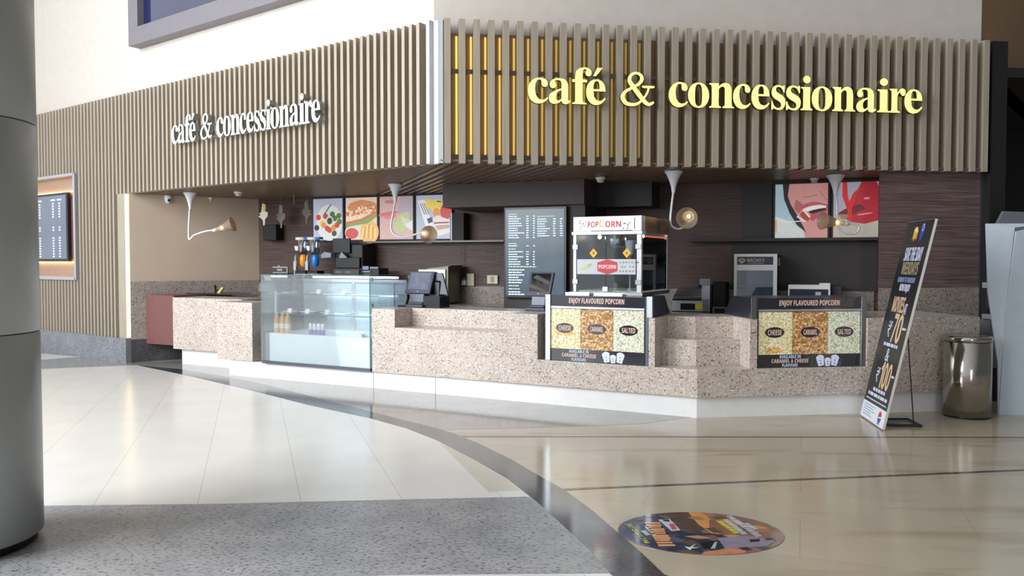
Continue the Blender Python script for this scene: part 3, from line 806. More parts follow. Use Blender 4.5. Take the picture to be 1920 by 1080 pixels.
for i, nm in enumerate(('second from the left of four', 'second from the right of four', 'rightmost of four')):
    dup(tt.o, CL.w(x + 0.066 * (i + 1), 0.06, 0.591), None, 'slim silver and blue can in the glass case, ' + nm)
PW = mat('white_plate', (240, 246, 248), 0.25, emit=0.1)
def tagstand(x, y, z, label):
    tt = Thing('price_tag', label, 'price tag', CL, (x, y, z), 'price tags in the glass case')
    tt.part('card', MB(PW).prism([(y, z + 0.01), (y + 0.003, z + 0.01), (y + 0.018, z + 0.062), (y + 0.015, z + 0.062)], x - 0.035, x + 0.035, 'x'))
    tt.part('foot', MB(PW).box(x - 0.015, x + 0.015, y, y + 0.03, z, z + 0.01))
    return tt.o
first = None
for (px, py, z, lab) in ((596, 543, 1.085, 'white price tag on the top shelf of the glass case, left one'), (644, 545, 1.085, 'white price tag on the top shelf of the glass case, right one'),
                         (548, 577, 0.835, 'white price tag on the middle shelf of the glass case, left one'), (581, 578, 0.835, 'white price tag on the middle shelf of the glass case, centre one'), (618, 581, 0.835, 'white price tag on the middle shelf of the glass case, right one')):
    x = CL.at(px, py, 0.2)[0]; y = 0.2 if z > 1 else 0.14
    if first is None: first = tagstand(x, y, z, lab)
    else: dup(first, CL.w(x, y, z), None, lab)
k = 0
for z, pxs, sc_ in ((1.085, (535, 590, 640, 690), 0), (0.835, (540, 574, 612, 655), 0)):
    for i, px in enumerate(pxs):
        x = CL.at(px, 550, 0.33)[0]; yy = 0.40 if z > 1 else 0.36
        mb = MB(PW).lathe([(0.0001, 0.001), (0.07, 0.001), (0.108, 0.012), (0.11, 0.016), (0.07, 0.006), (0.0001, 0.005)], (x, yy, z), 24)
        pos = ('leftmost', 'second from left', 'second from right', 'rightmost')[i]
        if not (z > 1 and i == 3): solo('serving_plate', mb, CL, (x, yy, z), 'empty white plate on the %s shelf of the glass case, %s' % ('top' if z > 1 else 'middle', pos), 'plate', 'empty plates in the glass case')
for i, (x, dx, dz, c, lab) in enumerate(((-4.13, 0.10, 0.035, (214, 236, 240), 'flat pale wrapped snack packet lying at the lower right of the glass case'), (-4.02, 0.09, 0.055, (190, 220, 226), 'crumpled pale blue snack packet beside the flat one in the glass case'), (-3.9, 0.025, 0.17, (226, 196, 178), 'tall peach coloured packet against the right side of the glass case'))):
    solo('snack_packet', MB(mat('packet_%d' % i, c, 0.4, var=0.15, vscale=40)).prism([(x - dx, 0.591), (x + dx, 0.591), (x + dx * 0.8, 0.591 + dz), (x, 0.591 + dz * 1.15), (x - dx * 0.85, 0.591 + dz * 0.8)], 0.02 + 0.1 * i, 0.09 + 0.1 * i, 'y'), CL, (x, 0.05, 0.591), lab, 'snack packet', bev=0.006)

# ================================================================== POPCORN WARMERS
PC1 = popcorn('cheese_popcorn', (230, 216, 150), (238, 230, 186), (246, 242, 220), 62)
PC2 = popcorn('caramel_popcorn', (150, 92, 42), (196, 146, 84), (236, 212, 170), 56)
PC3 = popcorn('salted_popcorn', (206, 210, 184), (224, 230, 208), (242, 244, 232), 62)
PC4 = popcorn('cheddar_popcorn', (224, 158, 78), (236, 186, 112), (244, 222, 176), 62)
M_GBK = mat('graphic_black', (34, 36, 46), 0.15, coat=1.0, spec=0.9)
M_PINK = mat('pale_pink_print', (236, 198, 186), 0.5, emit=0.1)
M_BLUEP = mat('pale_blue_print', (196, 214, 244), 0.5, emit=0.1)
def warmer(fr, x0, x1, lab, wedge, zt, bright):
    t = Thing('popcorn_warmer', lab, 'popcorn cabinet', fr, ((x0 + x1) / 2, 0.2, ZL))
    yf = 0.0
    cab = MB(M_STEELD)
    lo, hi = 0.006, 0.5
    cab.box(x0 + 0.02, x1 - 0.02, yf + 0.012, 0.5, ZL + 0.002, ZC)
    t.part('cabinet', cab)
    # hood with sloping ends above the worktop
    top = [(yf + 0.012, ZC), (yf + 0.012, zt), (yf + 0.55, zt), (yf + 0.75, ZC + 0.002)]
    hd = MB(M_STEELD).prism(top, x0 + 0.02, x1 - 0.02, 'x')
    t.part('hood', hd, bev=0.003)
    wd = 0.055
    post_b = ZC + 0.003 if wedge != 'none' else ZL
    for side, xa in ((-1, x0), (1, x1 - wd)):
        zb = ZL + 0.002 if (side == -1) == (wedge == 'r') else ZC + 0.002
        if wedge == 'l': zb = ZL + 0.002 if side == 1 else ZC + 0.002
        xa2 = xa
        if zb > ZL + 0.01: xa2 = xa + side * 0.03
        t.part('post', MB(M_ALU if bright else M_STEEL).box(xa2, xa2 + wd, yf - 0.025, yf + 0.012, zb, zt + 0.01), bev=0.002)
    gx0, gx1 = x0 + wd, x1 - wd
    W, Ht = gx1 - gx0, zt - ZL
    g = MB(M_GBK).box(gx0, gx1, yf - 0.004, yf + 0.01, ZL + 0.004, zt)
    za, zb_ = ZL + 0.19 * Ht, ZL + 0.80 * Ht
    g.m(M_ALU).box(gx0, gx1, yf - 0.01, yf - 0.004, zb_ + 0.006, zb_ + 0.026)
    th = W / 3
    g.m(PC1).box(gx0 + 0.003, gx0 + th - 0.004, yf - 0.006, yf - 0.004, za, zb_)
    g.m(PC2).box(gx0 + th, gx0 + 2 * th + 0.01, yf - 0.006, yf - 0.004, za, zb_)
    g.m(PC3).box(gx0 + 2 * th + 0.014, gx1 - 0.003, yf - 0.006, yf - 0.004, za, zb_)
    g.m(PC4).disc(gx0 + th * 0.46, za + (0.04 if not bright else 0.16) , 0.1, 0.03, yf - 0.006, 0.0006)
    pn = t.part('front_graphic', g)
    L = MB(M_PINK)
    zc = (zb_ + zt) / 2 + 0.012
    L.text(bold('ENJOY FLAVOURED POPCORN'), gx0 + 0.20 * W, gx0 + 0.79 * W, zc - 0.034, zc + 0.034, yf - 0.0045, 0.001, 0.06)
    t.part('title_lettering', L, parent=pn); L = MB(M_PINK)
    for i, s_ in enumerate(('CHEESE', 'CARAMEL', 'SALTED')):
        cx, cz = gx0 + th * (i + 0.5) + (0.005 if i else -0.01), za + 0.52 * (zb_ - za)
        L.m(M_GBK).disc(cx, cz, 0.098, 0.052, yf - 0.0062, 0.002)
        L.m(M_PINK).text(bold(s_), cx - 0.07, cx + 0.07, cz - 0.026, cz + 0.026, yf - 0.0084, 0.001, 0.05)
        t.part('oval_label', L, parent=pn); L = MB(M_PINK)
    zl = ZL + 0.004
    hb = za - zl
    cx = gx0 + 0.31 * W
    L.m(M_BLUEP).text(bold('AVAILABLE IN'), cx - 0.11, cx + 0.11, zl + 0.70 * hb, zl + 0.95 * hb, yf - 0.0045, 0.001, 0.05)
    L.m(M_PINK).text(bold('CARAMEL & CHEESE'), cx - 0.19, cx + 0.19, zl + 0.34 * hb, zl + 0.64 * hb, yf - 0.0045, 0.001, 0.05)
    L.m(M_BLUEP).text(bold('FLAVOURS'), cx - 0.08, cx + 0.08, zl + 0.03 * hb, zl + 0.28 * hb, yf - 0.0045, 0.001, 0.05)
    t.part('caption_lettering', L, parent=pn); L = MB(M_PINK)
    bxx = gx0 + 0.68 * W
    WB = mat('white_paper_print', (214, 222, 246), 0.5, emit=0.15)
    for (dx, rr) in ((-0.065, 10), (0.065, -10), (0.0, 0)):
        r = math.radians(rr); c_, s_ = math.cos(r), math.sin(r)
        base = [(-0.028, 0.0), (0.028, 0.0), (0.042, 0.085), (0.03, 0.10), (0.0, 0.11), (-0.03, 0.10), (-0.042, 0.085)]
        kk = 0.78 if rr == 0 else 1.0
        L.m(WB).poly([(bxx + dx + (u * c_ - v * s_) * kk, zl + 0.004 + (u * s_ + v * c_) * kk + (0.004 if rr else 0)) for u, v in base], yf - (0.0045 if rr else 0.0065), 0.0015)
        L.m(mat('tiny_blue_print', (70, 84, 150), 0.5))
        for dz in (0.03, 0.06): L.disc(bxx + dx + (-dz * s_) * kk, zl + dz * kk, 0.005, 0.007, yf - (0.006 if rr else 0.008), 0.001, 10)
    t.part('carton_print', L, parent=pn)
    return t
warmer(CL, d1 + 0.02 + CL.at(1020, 620, 0)[0] - CL.at(1010, 620, 0)[0], d2 + 0.0, 'steel popcorn warmer with bright popcorn graphic, in the left counter run under the popcorn machine', 'r', 1.145, True)
warmer(CR, g1 - 0.03, h0, 'steel popcorn warmer with black-banded popcorn graphic, in the right counter run', 'l', 1.145, False)
# steel end cheek pieces sloping down to the worktop
def cheek(fr, x, d, lab):
    mb = MB(mat('slate_steel', (92, 96, 108), 0.3, 0.75)).prism([(0.0, ZC + 0.003), (0.0, 1.14), (0.5, 1.14), (0.94, ZC + 0.003)], x, x + 0.02 * d, 'x')
    return mb

# ================================================================== POPCORN MACHINE
mx0, mx1, my0, my1, mz0, mz1 = -1.376, -0.626, 0.2, 1.12, 1.147, 1.965
t = Thing('popcorn_machine', 'tall glass popcorn machine with white header and red popcorn badge, on the warmer', 'popcorn machine', CL, ((mx0 + mx1) / 2, 0.6, mz0))
MP = mat('machine_white_metal', (206, 208, 212), 0.3, 0.3)
BR = mat('bronze_glass', (120, 96, 66), 0.25, 0.6)
t.part('base', MB(M_STEEL).box(mx0 - 0.03, mx1 + 0.02, my0 - 0.03, my1, mz0, mz0 + 0.035), bev=0.004)
t.part('tray', MB(M_ALU).box(mx0 - 0.05, mx0 + 0.22, my0 - 0.09, my0 - 0.03, mz0 + 0.0, mz0 + 0.03).box(mx0 + 0.27, mx0 + 0.58, my0 - 0.09, my0 - 0.03, mz0, mz0 + 0.022))
hdr = t.part('header', MB(MP).box(mx0, mx1, my0, my0 + 0.12, mz1 - 0.155, mz1).box(mx0 - 0.015, mx1 + 0.01, my0 - 0.01, my0 + 0.12, mz1 - 0.19, mz1 - 0.155), bev=0.004)
t.part('side_header', MB(mat('gold_header', (118, 98, 66), 0.35, 0.5)).box(mx1 - 0.008, mx1 + 0.002, my0 + 0.12, my1, mz1 - 0.17, mz1 - 0.01).m(mat('gold_header_dark', (70, 58, 40), 0.4, 0.4)).box(mx1 + 0.002, mx1 + 0.004, my0 + 0.5, my0 + 0.62, mz1 - 0.14, mz1 - 0.04).box(mx1 + 0.002, mx1 + 0.004, my0 + 0.2, my0 + 0.45, mz1 - 0.08, mz1 - 0.07).box(mx1 + 0.002, mx1 + 0.004, my0 + 0.2, my0 + 0.45, mz1 - 0.11, mz1 - 0.10))
t.part('roof', MB(MP).box(mx0, mx1 - 0.01, my0 + 0.12, my1, mz1 - 0.03, mz1 - 0.004))
t.part('side_light', MB(mat('orange_lit_rail', (226, 92, 40), 0.5, emit=0.8)).box(mx1 - 0.004, mx1 + 0.006, my0 + 0.1, my1 - 0.08, mz1 - 0.215, mz1 - 0.20))
HL = MB(mat('pop_red', (200, 60, 66), 0.5))
zc = mz1 - 0.082
HL.text(bold('POP'), mx0 + 0.16, mx0 + 0.28, zc - 0.032, zc + 0.032, my0 - 0.001, 0.002, 0.1)
HL.m(mat('pop_yellow', (226, 196, 90), 0.5)).text(bold('C'), mx0 + 0.29, mx0 + 0.34, zc - 0.03, zc + 0.05, my0 - 0.001, 0.002)
HL.m(MATS['pop_red']).text(bold('ORN'), mx0 + 0.36, mx0 + 0.53, zc - 0.032, zc + 0.032, my0 - 0.001, 0.002, -0.05)
HL.m(mat('print_grey', (120, 120, 126), 0.5))
for _ in range(16):
    u = random.choice((random.uniform(0.07, 0.15), random.uniform(0.55, 0.65))); HL.disc(mx0 + u, zc + random.uniform(-0.05, 0.05), 0.007, 0.009, my0 - 0.001, 0.001, 8)
HL.m(M_BLACK).box(mx0 + 0.672, mx0 + 0.678, my0 - 0.003, my0, zc - 0.055, zc + 0.06)
HL.words(mx0 + 0.2, zc - 0.066, 0.45, 0.006, my0 - 0.001)
t.part('lettering', HL, parent=hdr)
fr_ = MB(MP)
for xx in (mx0, mx1 - 0.05): fr_.box(xx, xx + (0.035 if xx == mx0 else 0.05), my0, my0 + 0.04, mz0 + 0.035, mz1 - 0.19)
fr_.box(mx1 - 0.03, mx1, my1 - 0.05, my1, mz0 + 0.035, mz1 - 0.17)
t.part('frame', fr_, bev=0.003)
t.part('rear_panel', MB(mat('inner_grey', (124, 130, 150), 0.4, 0.2)).box(mx0 + 0.01, mx1 - 0.01, my1 - 0.02, my1, mz0 + 0.035, mz1 - 0.03).box(mx0, mx0 + 0.012, my0 + 0.05, my1 - 0.02, mz0 + 0.035, mz1 - 0.03))
dz0, dz1 = mz0 + 0.04, mz1 - 0.195
xm = (mx0 + mx1) / 2 - 0.01
for nm, xa, xb in (('l', mx0 + 0.037, xm - 0.003), ('r', xm + 0.003, mx1 - 0.052)):
    d = t.part('door', MB(M_CLEAR).box(xa, xb, my0 + 0.002, my0 + 0.010, dz0, dz1))
    xh = xa - 0.03 if nm == 'l' else xb
    hg = MB(M_STEEL)
    for zz in (dz0 + 0.10, dz1 - 0.12): hg.box(xh - 0.01, xh + 0.05, my0 - 0.012, my0 - 0.001, zz - 0.025, zz + 0.025)
    t.part('hinge', hg, parent=d, bev=0.003)
    c_ = (xa + xb) / 2 + (0.06 if nm == 'r' else 0.03); zz = dz1 - 0.185
    t.part('warning_sticker', MB(mat('sticker_yellow', (232, 184, 40), 0.5)).poly([(c_ - 0.045, zz), (c_, zz - 0.05), (c_ + 0.045, zz), (c_, zz + 0.05)], my0 + 0.001, 0.002).m(mat('sticker_mark', (150, 100, 20), 0.5)).disc(c_, zz, 0.012, 0.014, my0 - 0.0012, 0.001, 12), parent=d, label='yellow diamond sticker')
t.part('door_knob', MB(M_ALU).box(xm - 0.03, xm + 0.03, my0 - 0.02, my0 - 0.002, dz0 - 0.0, dz0 + 0.05), bev=0.005)
bz0_, bz1_ = 1.366, 1.522
ban = MB(mat('banner_grey', (196, 200, 206), 0.5)).box(mx0 + 0.045, mx1 - 0.06, my0 - 0.003, my0 + 0.001, bz0_, bz1_)
hx = xm + 0.02; hz = (bz0_ + bz1_) / 2
ban.m(mat('badge_red', (196, 58, 70), 0.5)).poly([(hx - 0.11, hz - 0.045), (hx, hz - 0.078), (hx + 0.11, hz - 0.045), (hx + 0.11, hz + 0.045), (hx, hz + 0.078), (hx - 0.11, hz + 0.045)], my0 - 0.003, 0.002)
ban.m(mat('badge_white', (240, 226, 226), 0.5)).text(bold('POPCORN'), hx - 0.095, hx + 0.095, hz - 0.02, hz + 0.02, my0 - 0.0052, 0.001)
ban.m(mat('banner_text', (96, 96, 104), 0.5))
for i, s_ in enumerate(('CAPTAIN', 'OF THE', 'KERNEL.')):
    zz = hz + 0.045 - 0.045 * i; ww = (0.10, 0.085, 0.10)[i]
    ban.text(bold(' '.join(s_)), hx + 0.235 - ww, hx + 0.235 + ww, zz - 0.009, zz + 0.009, my0 - 0.003, 0.001)
ban.m(mat('corn_green', (150, 186, 120), 0.5)).disc(mx0 + 0.15, hz, 0.075, 0.016, my0 - 0.003, 0.001, 20, 24).m(mat('corn_yellow', (226, 206, 110), 0.5)).disc(mx0 + 0.135, hz - 0.006, 0.05, 0.010, my0 - 0.0042, 0.001, 20, 24)
t.part('banner', ban, label='pale banner with red hexagon badge')
t.part('side_glass', MB(M_SMOKE).box(mx1 - 0.012, mx1 - 0.004, my0 + 0.05, my1 - 0.05, mz0 + 0.05, mz1 - 0.22))
kt = t.part('kettle', MB(M_STEEL).lathe([(0.0001, 0), (0.11, 0.005), (0.125, 0.03), (0.125, 0.14), (0.11, 0.16), (0.03, 0.17), (0.0001, 0.17)], (xm - 0.03, my0 + 0.4, mz1 - 0.32), 24))
t.part('drive_shaft', MB(M_STEEL).tube([(xm - 0.03, my0 + 0.4, mz1 - 0.15), (xm - 0.03, my0 + 0.4, mz1 - 0.03)], 0.015), parent=kt)
t.part('inner_lamp', MB(mat('machine_lamp', (255, 240, 200), 0.4, emit=30)).ball((mx0 + 0.12, my0 + 0.45, mz1 - 0.2), 0.02).ball((mx1 - 0.14, my0 + 0.45, mz1 - 0.2), 0.02))
t.part('popcorn_bed', MB(PC3).box(mx0 + 0.03, mx1 - 0.03, my0 + 0.05, my1 - 0.03, mz0 + 0.036, mz0 + 0.05))
# paper cone of popcorn behind the glass
tt = Thing('paper_cup', 'white paper cone standing inside the popcorn machine', 'paper cup', CL, (mx1 - 0.17, my0 + 0.14, mz0 + 0.05))
bx_, by_, bz_ = mx1 - 0.17, my0 + 0.14, mz0 + 0.3
tt.part('cone', MB(M_WHITE).lathe([(0.015, 0.0), (0.055, 0.27), (0.052, 0.27), (0.012, 0.0)], (bx_, by_, bz_), 20).lathe([(0.0001, -0.25), (0.03, -0.25), (0.03, -0.24), (0.008, -0.22), (0.008, 0.0)], (bx_, by_, bz_), 12))
tt.part('printed_band', MB(mat('orange_band', (210, 130, 80), 0.5)).lathe([(0.026, 0.06), (0.036, 0.12)], (bx_, by_, bz_), 20), label='orange printed band')

# ================================================================== TILLS
def till(x, y, z, lab, w_=0.34, dual=True, dark=False):
    t = Thing('till_terminal', lab, 'cash register', CL, (x, y, z), 'touchscreen tills on the counter')
    t.part('base', MB(M_NAVY).box(x - 0.12, x + 0.12, y - 0.05, y + 0.24, z, z + 0.035).box(x - 0.09, x + 0.09, y + 0.0, y + 0.2, z + 0.035, z + 0.06), bev=0.008)
    t.part('stand', MB(mat('slate_plastic_light', (84, 92, 110), 0.35)).prism([(y + 0.03, z + 0.06), (y + 0.16, z + 0.06), (y + 0.12, z + 0.2), (y + 0.05, z + 0.2)], x - 0.085, x + 0.085, 'x'), bev=0.006)
    X = Matrix.Translation((x, y + 0.02, z + 0.17)) @ Matrix.Rotation(math.radians(-24), 4, 'X')
    mb = MB(M_NAVY); mb.X = X; mb.box(-w_ / 2, w_ / 2, 0.0, 0.035, 0.0, 0.29)
    sc_ = t.part('screen', mb, bev=0.006)
    mb = MB(M_SCREEN if dark else mat('till_display', (96, 102, 120), 0.1, coat=1.0, var=0.25, vscale=12)); mb.X = X; mb.box(-w_ / 2 + 0.03, w_ / 2 - 0.03, -0.003, -0.0002, 0.05, 0.27)
    if dark:
        mb.m(mat('screen_olive', (80, 72, 52), 0.3, var=0.2)); mb.poly([(-0.12, 0.1), (0.06, 0.055), (0.12, 0.055), (-0.12, 0.14)], -0.003, 0.001); mb.poly([(-0.10, 0.22), (0.12, 0.13), (0.12, 0.17), (-0.05, 0.25)], -0.003, 0.001)
    t.part('display', mb, parent=sc_)
    mb = MB(M_ALU); mb.X = X; mb.disc(0, 0.024, 0.006, 0.006, -0.001, 0.001, 12)
    t.part('badge', mb, parent=sc_)
    if dual:
        t.part('rear_housing', MB(M_BLACK).prism([(y + 0.10, z + 0.02), (y + 0.26, z + 0.02), (y + 0.26, z + 0.30), (y + 0.22, z + 0.38), (y + 0.12, z + 0.30)], x - 0.03, x + 0.26, 'x'), bev=0.006)
        X2 = Matrix.Translation((x + 0.14, y + 0.12, z + 0.17)) @ Matrix.Rotation(math.radians(-10), 4, 'X')
        mb = MB(M_NAVY); mb.X = X2
        mb.prism([(-0.20, 0.0), (0.24, -0.02), (0.13, 0.25), (-0.20, 0.25)], 0.0, 0.03, 'y')
        t.part('rear_screen', mb, bev=0.006)
        t.part('black_base', MB(M_BLACK).box(x + 0.10, x + 0.34, y + 0.0, y + 0.22, z, z + 0.14), bev=0.006)
    return t.o
till(-3.53, 0.42, ZC, 'slate touchscreen till with a second screen behind, beside the glass case', 0.36, True)
solo('cable_tray', MB(M_BLACK).box(-3.80, -3.66, 0.42, 0.52, ZC, ZC + 0.02).tube([(-3.74, 0.50, ZC + 0.01), (-3.72, 0.52, ZC + 0.10), (-3.70, 0.5, ZC + 0.14)], 0.02), CL, (-3.74, 0.48, ZC), 'black cable stand on the counter just left of the slate till', 'cable stand')
till(-1.93, 0.46, ZC, 'touchscreen till with a dark screen in front of the tall menu board', 0.30, False, True)

# ================================================================== BACK WALL FITTINGS
zs0, zs1 = 1.8, 1.835
sh = MB(mat('grey_shelf_metal', (104, 100, 98), 0.4, 0.4)).box(BW.at(643, 449, -0.2)[0], BW.at(944, 449, -0.2)[0], -0.2, -0.001, 1.775, 1.80)
solo('wall_shelf', sh, BW, (2.6, -0.1, 1.775), 'long thin grey shelf under the four food pictures on the left', 'shelf')
sh = MB(M_CHAR).box(BW.at(1290, 450, -0.2)[0], BW.at(1646, 450, -0.2)[0], -0.2, -0.001, 1.75, 1.785)
solo('wall_shelf', sh, BW, (8, -0.1, 1.75), 'long dark shelf under the smiling mouth picture on the right', 'shelf')
nx0, nx1 = BW.at(848, 420, -0.15)[0], BW.at(872, 420, -0.15)[0]
solo('shelf_divider_cabinet', MB(M_DARK).box(nx0 + 0.02, nx1, -0.2, -0.001, 1.802, 2.19).m(M_STEELD).box(nx0, nx0 + 0.018, -0.2, -0.001, 1.802, 2.19), BW, (nx0, -0.1, 1.802), 'narrow black upright box at the right end of the left shelf', 'cabinet')

def pic(px0, px1, zt_, zb_, label, draw, name='food_poster', y=-0.05):
    x0 = BW.at(px0, 400, y)[0]; x1 = BW.at(px1, 400, y)[0]
    t = Thing(name, label, 'poster', BW, ((x0 + x1) / 2, y, zb_), 'lit pictures on the back wall')
    t.part('frame', MB(M_CHAR).box(x0 - 0.024, x1 + 0.024, y + 0.004, -0.002, zb_ - 0.02, zt_ + 0.03))
    mb = MB(); draw(mb, x0, x1, zb_, zt_, y + 0.003)
    t.part('print', mb)
def em(n, c, e=0.42, v=0.06): return mat('print_' + n, c, 0.35, emit=e, var=v, vscale=25)
def salad(mb, x0, x1, z0, z1, y):
    w_, h_ = x1 - x0, z1 - z0; U = lambda a: x0 + a * w_; V = lambda b: z0 + b * h_
    mb.m(em('pale_blue', (176, 182, 200))).box(x0, x1, y - 0.002, y, z0, z1)
    mb.m(em('white', (214, 216, 214))).disc(U(.55), V(.42), w_ * .44, h_ * .44, y - .002)
    cols = [('red', (196, 70, 52)), ('green', (88, 118, 62)), ('orange', (224, 140, 60)), ('yellow', (222, 190, 92)), ('dgreen', (58, 78, 50)), ('navy', (40, 44, 70))]
    pts = [(.18, .55, 0), (.42, .58, 0), (.30, .40, 3), (.48, .28, 0), (.56, .24, 0), (.36, .36, 2), (.70, .30, 2), (.82, .36, 0), (.74, .52, 1), (.88, .58, 1), (.62, .50, 4), (.12, .30, 5), (.72, .16, 4), (.66, .62, 1), (.52, .48, 2), (.9, .44, 1)]
    for i, (a, b, c) in enumerate(pts): mb.m(em(*cols[c])).disc(U(a), V(b), w_ * .085, h_ * .07, y - .004, .0015 + .0001 * i, 12, 30 * i)
    mb.m(em('white', (214, 216, 214))).disc(U(.57), V(.46), w_ * .13, h_ * .12, y - .006).m(em('dgreen', (58, 78, 50))).disc(U(.57), V(.46), w_ * .09, h_ * .08, y - .008)
    mb.m(em('greyleaf', (96, 104, 100))).line([(U(.38), V(.62)), (U(.62), V(.86))], .02, y - .004)
    mb.m(em('white', (214, 216, 214))).disc(U(.60), V(.74), w_ * .16, h_ * .06, y - .004, .0015, 16, 40)
def hotdog(mb, x0, x1, z0, z1, y):
    w_, h_ = x1 - x0, z1 - z0; U = lambda a: x0 + a * w_; V = lambda b: z0 + b * h_
    mb.m(em('cream', (226, 206, 184))).box(x0, x1, y - .002, y, z0, z1)
    def band(n, c, pts, k): mb.m(em(n, c)).poly([(U(a), V(b)) for a, b in pts], y - .002 * k)
    band('bun', (210, 140, 92), [(0, .72), (.15, .88), (.5, .95), (.85, .9), (1, .84), (1, .62), (.5, .62), (0, .52)], 1)
    band('lettuce', (136, 158, 92), [(0, .36), (.3, .46), (.6, .48), (1, .62), (1, .54), (.7, .38), (.3, .34), (0, .28)], 2)
    band('sausage', (204, 116, 74), [(0, .42), (.5, .50), (1, .68), (1, .62), (.5, .44), (0, .36)], 3)
    for i in range(60):
        a = random.uniform(.03, .98); b = .56 + .18 * a * .6 + random.uniform(-.08, .16)
        mb.m(em(*random.choice((('nut1', (236, 200, 160)), ('nut2', (200, 122, 84)), ('nut3', (244, 226, 204)))))).disc(U(a), V(b), w_ * .04, h_ * .03, y - .006, .001 + .00002 * i, 8, 20 * i)
    mb.m(em('white', (214, 216, 214))).disc(U(.22), V(.17), w_ * .25, h_ * .165, y - .004, .002).m(em('ketchup', (206, 84, 76))).disc(U(.20), V(.15), w_ * .21, h_ * .13, y - .006)
    mb.m(em('fries', (228, 184, 110))).disc(U(.76), V(.18), w_ * .3, h_ * .28, y - .003)
    for i in range(7): mb.m(em('fry%d' % (i % 2), ((240, 208, 140), (206, 156, 84))[i % 2])).line([(U(.52 + .07 * i), V(.03)), (U(.58 + .06 * i), V(.36 - .03 * abs(3 - i)))], .03, y - .0055 - .0001 * i)
def lips(mb, x0, x1, z0, z1, y):
    w_, h_ = x1 - x0, z1 - z0; U = lambda a: x0 + a * w_; V = lambda b: z0 + b * h_
    mb.m(em('rose', (206, 168, 162))).box(x0, x1, y - .002, y, z0, z1)
    mb.m(em('mauve', (176, 160, 172))).poly([(U(.62), V(1)), (U(1), V(1)), (U(1), V(.30)), (U(.75), V(.5)), (U(.55), V(.62))], y - .002)
    mb.m(em('lip', (206, 112, 112))).disc(U(.26), V(.60), w_ * .3, h_ * .05, y - .004, .002, 24, 8).m(em('lip2', (222, 124, 118))).disc(U(.32), V(.53), w_ * .2, h_ * .05, y - .003, .002, 24, 8)
    mb.m(em('nose', (188, 126, 126))).disc(U(.32), V(.88), w_ * .17, h_ * .045, y - .003)
    mb.m(em('melon', (184, 194, 134))).disc(U(.68), V(.38), w_ * .2, h_ * .25, y - .006, .002, 24, -25).disc(U(.82), V(.54), w_ * .09, h_ * .09, y - .0062)
    mb.m(em('steelp', (214, 218, 220)))
    for i in range(4): mb.line([(U(.64 + .03 * i), V(.52 - .055 * i)), (U(.96 + .01 * i), V(.40 - .065 * i))], .012, y - .008)
    mb.poly([(U(.8), V(.34)), (U(1), V(.44)), (U(1), V(.22)), (U(.84), V(.26))], y - .0075)
def wrap(mb, x0, x1, z0, z1, y):
    w_, h_ = x1 - x0, z1 - z0; U = lambda a: x0 + a * w_; V = lambda b: z0 + b * h_
    mb.m(em('pale_blue', (176, 182, 200))).box(x0, x1, y - .002, y, z0, z1)
    mb.m(em('yellowp', (228, 200, 76))).disc(U(.34), V(.80), w_ * .13, h_ * .12, y - .002).disc(U(.62), V(.74), w_ * .2, h_ * .16, y - .0022)
    mb.m(em('redp', (200, 50, 52))).disc(U(.88), V(.62), w_ * .17, h_ * .18, y - .0024).m(em('orange', (224, 140, 60))).disc(U(.6), V(.6), w_ * .1, h_ * .1, y - .003)
    mb.m(em('greenp', (60, 90, 60))).line([(U(.62), V(.86)), (U(.74), V(.84))], .02, y - .004)
    mb.m(em('whitep', (226, 226, 230))).poly([(U(.05), V(.88)), (U(.24), V(.90)), (U(.62), V(.05)), (U(.40), V(.0))], y - .006)
    mb.m(em('greyp', (104, 106, 114)))
    for i in range(3): mb.line([(U(.12 + .06 * i), V(.82)), (U(.26 + .06 * i), V(.56))], .012, y - .008)
    mb.m(em('navyp', (44, 56, 96))).poly([(U(.32), V(.46)), (U(.46), V(.50)), (U(.50), V(.39)), (U(.37), V(.35))], y - .008)
    mb.m(em('paper', (220, 214, 212))).poly([(U(.46), V(.44)), (U(.62), V(.54)), (U(1), V(.42)), (U(1), V(.14)), (U(.62), V(.06))], y - .004)
    mb.m(em('maroonp', (150, 70, 66))).line([(U(.53), V(.36)), (U(.97), V(.37))], .022, y - .008)
    mb.m(em('breadp', (190, 150, 140))).poly([(U(.56), V(.30)), (U(.98), V(.32)), (U(.98), V(.24)), (U(.64), V(.20))], y - .0062)
pic(587.5, 642, 2.47, 1.83, 'lit food poster of a salad plate, leftmost of the four on the left', salad)
pic(648.5, 706.5, 2.47, 1.83, 'lit food poster of a loaded hot dog with ketchup and fries', hotdog)
pic(712, 774, 2.47, 1.83, 'lit food poster of pink lips and a fork with green melon', lips)
pic(780.5, 844, 2.47, 1.83, 'lit food poster of a wrapped sandwich with peppers, beside the bulkhead', wrap)
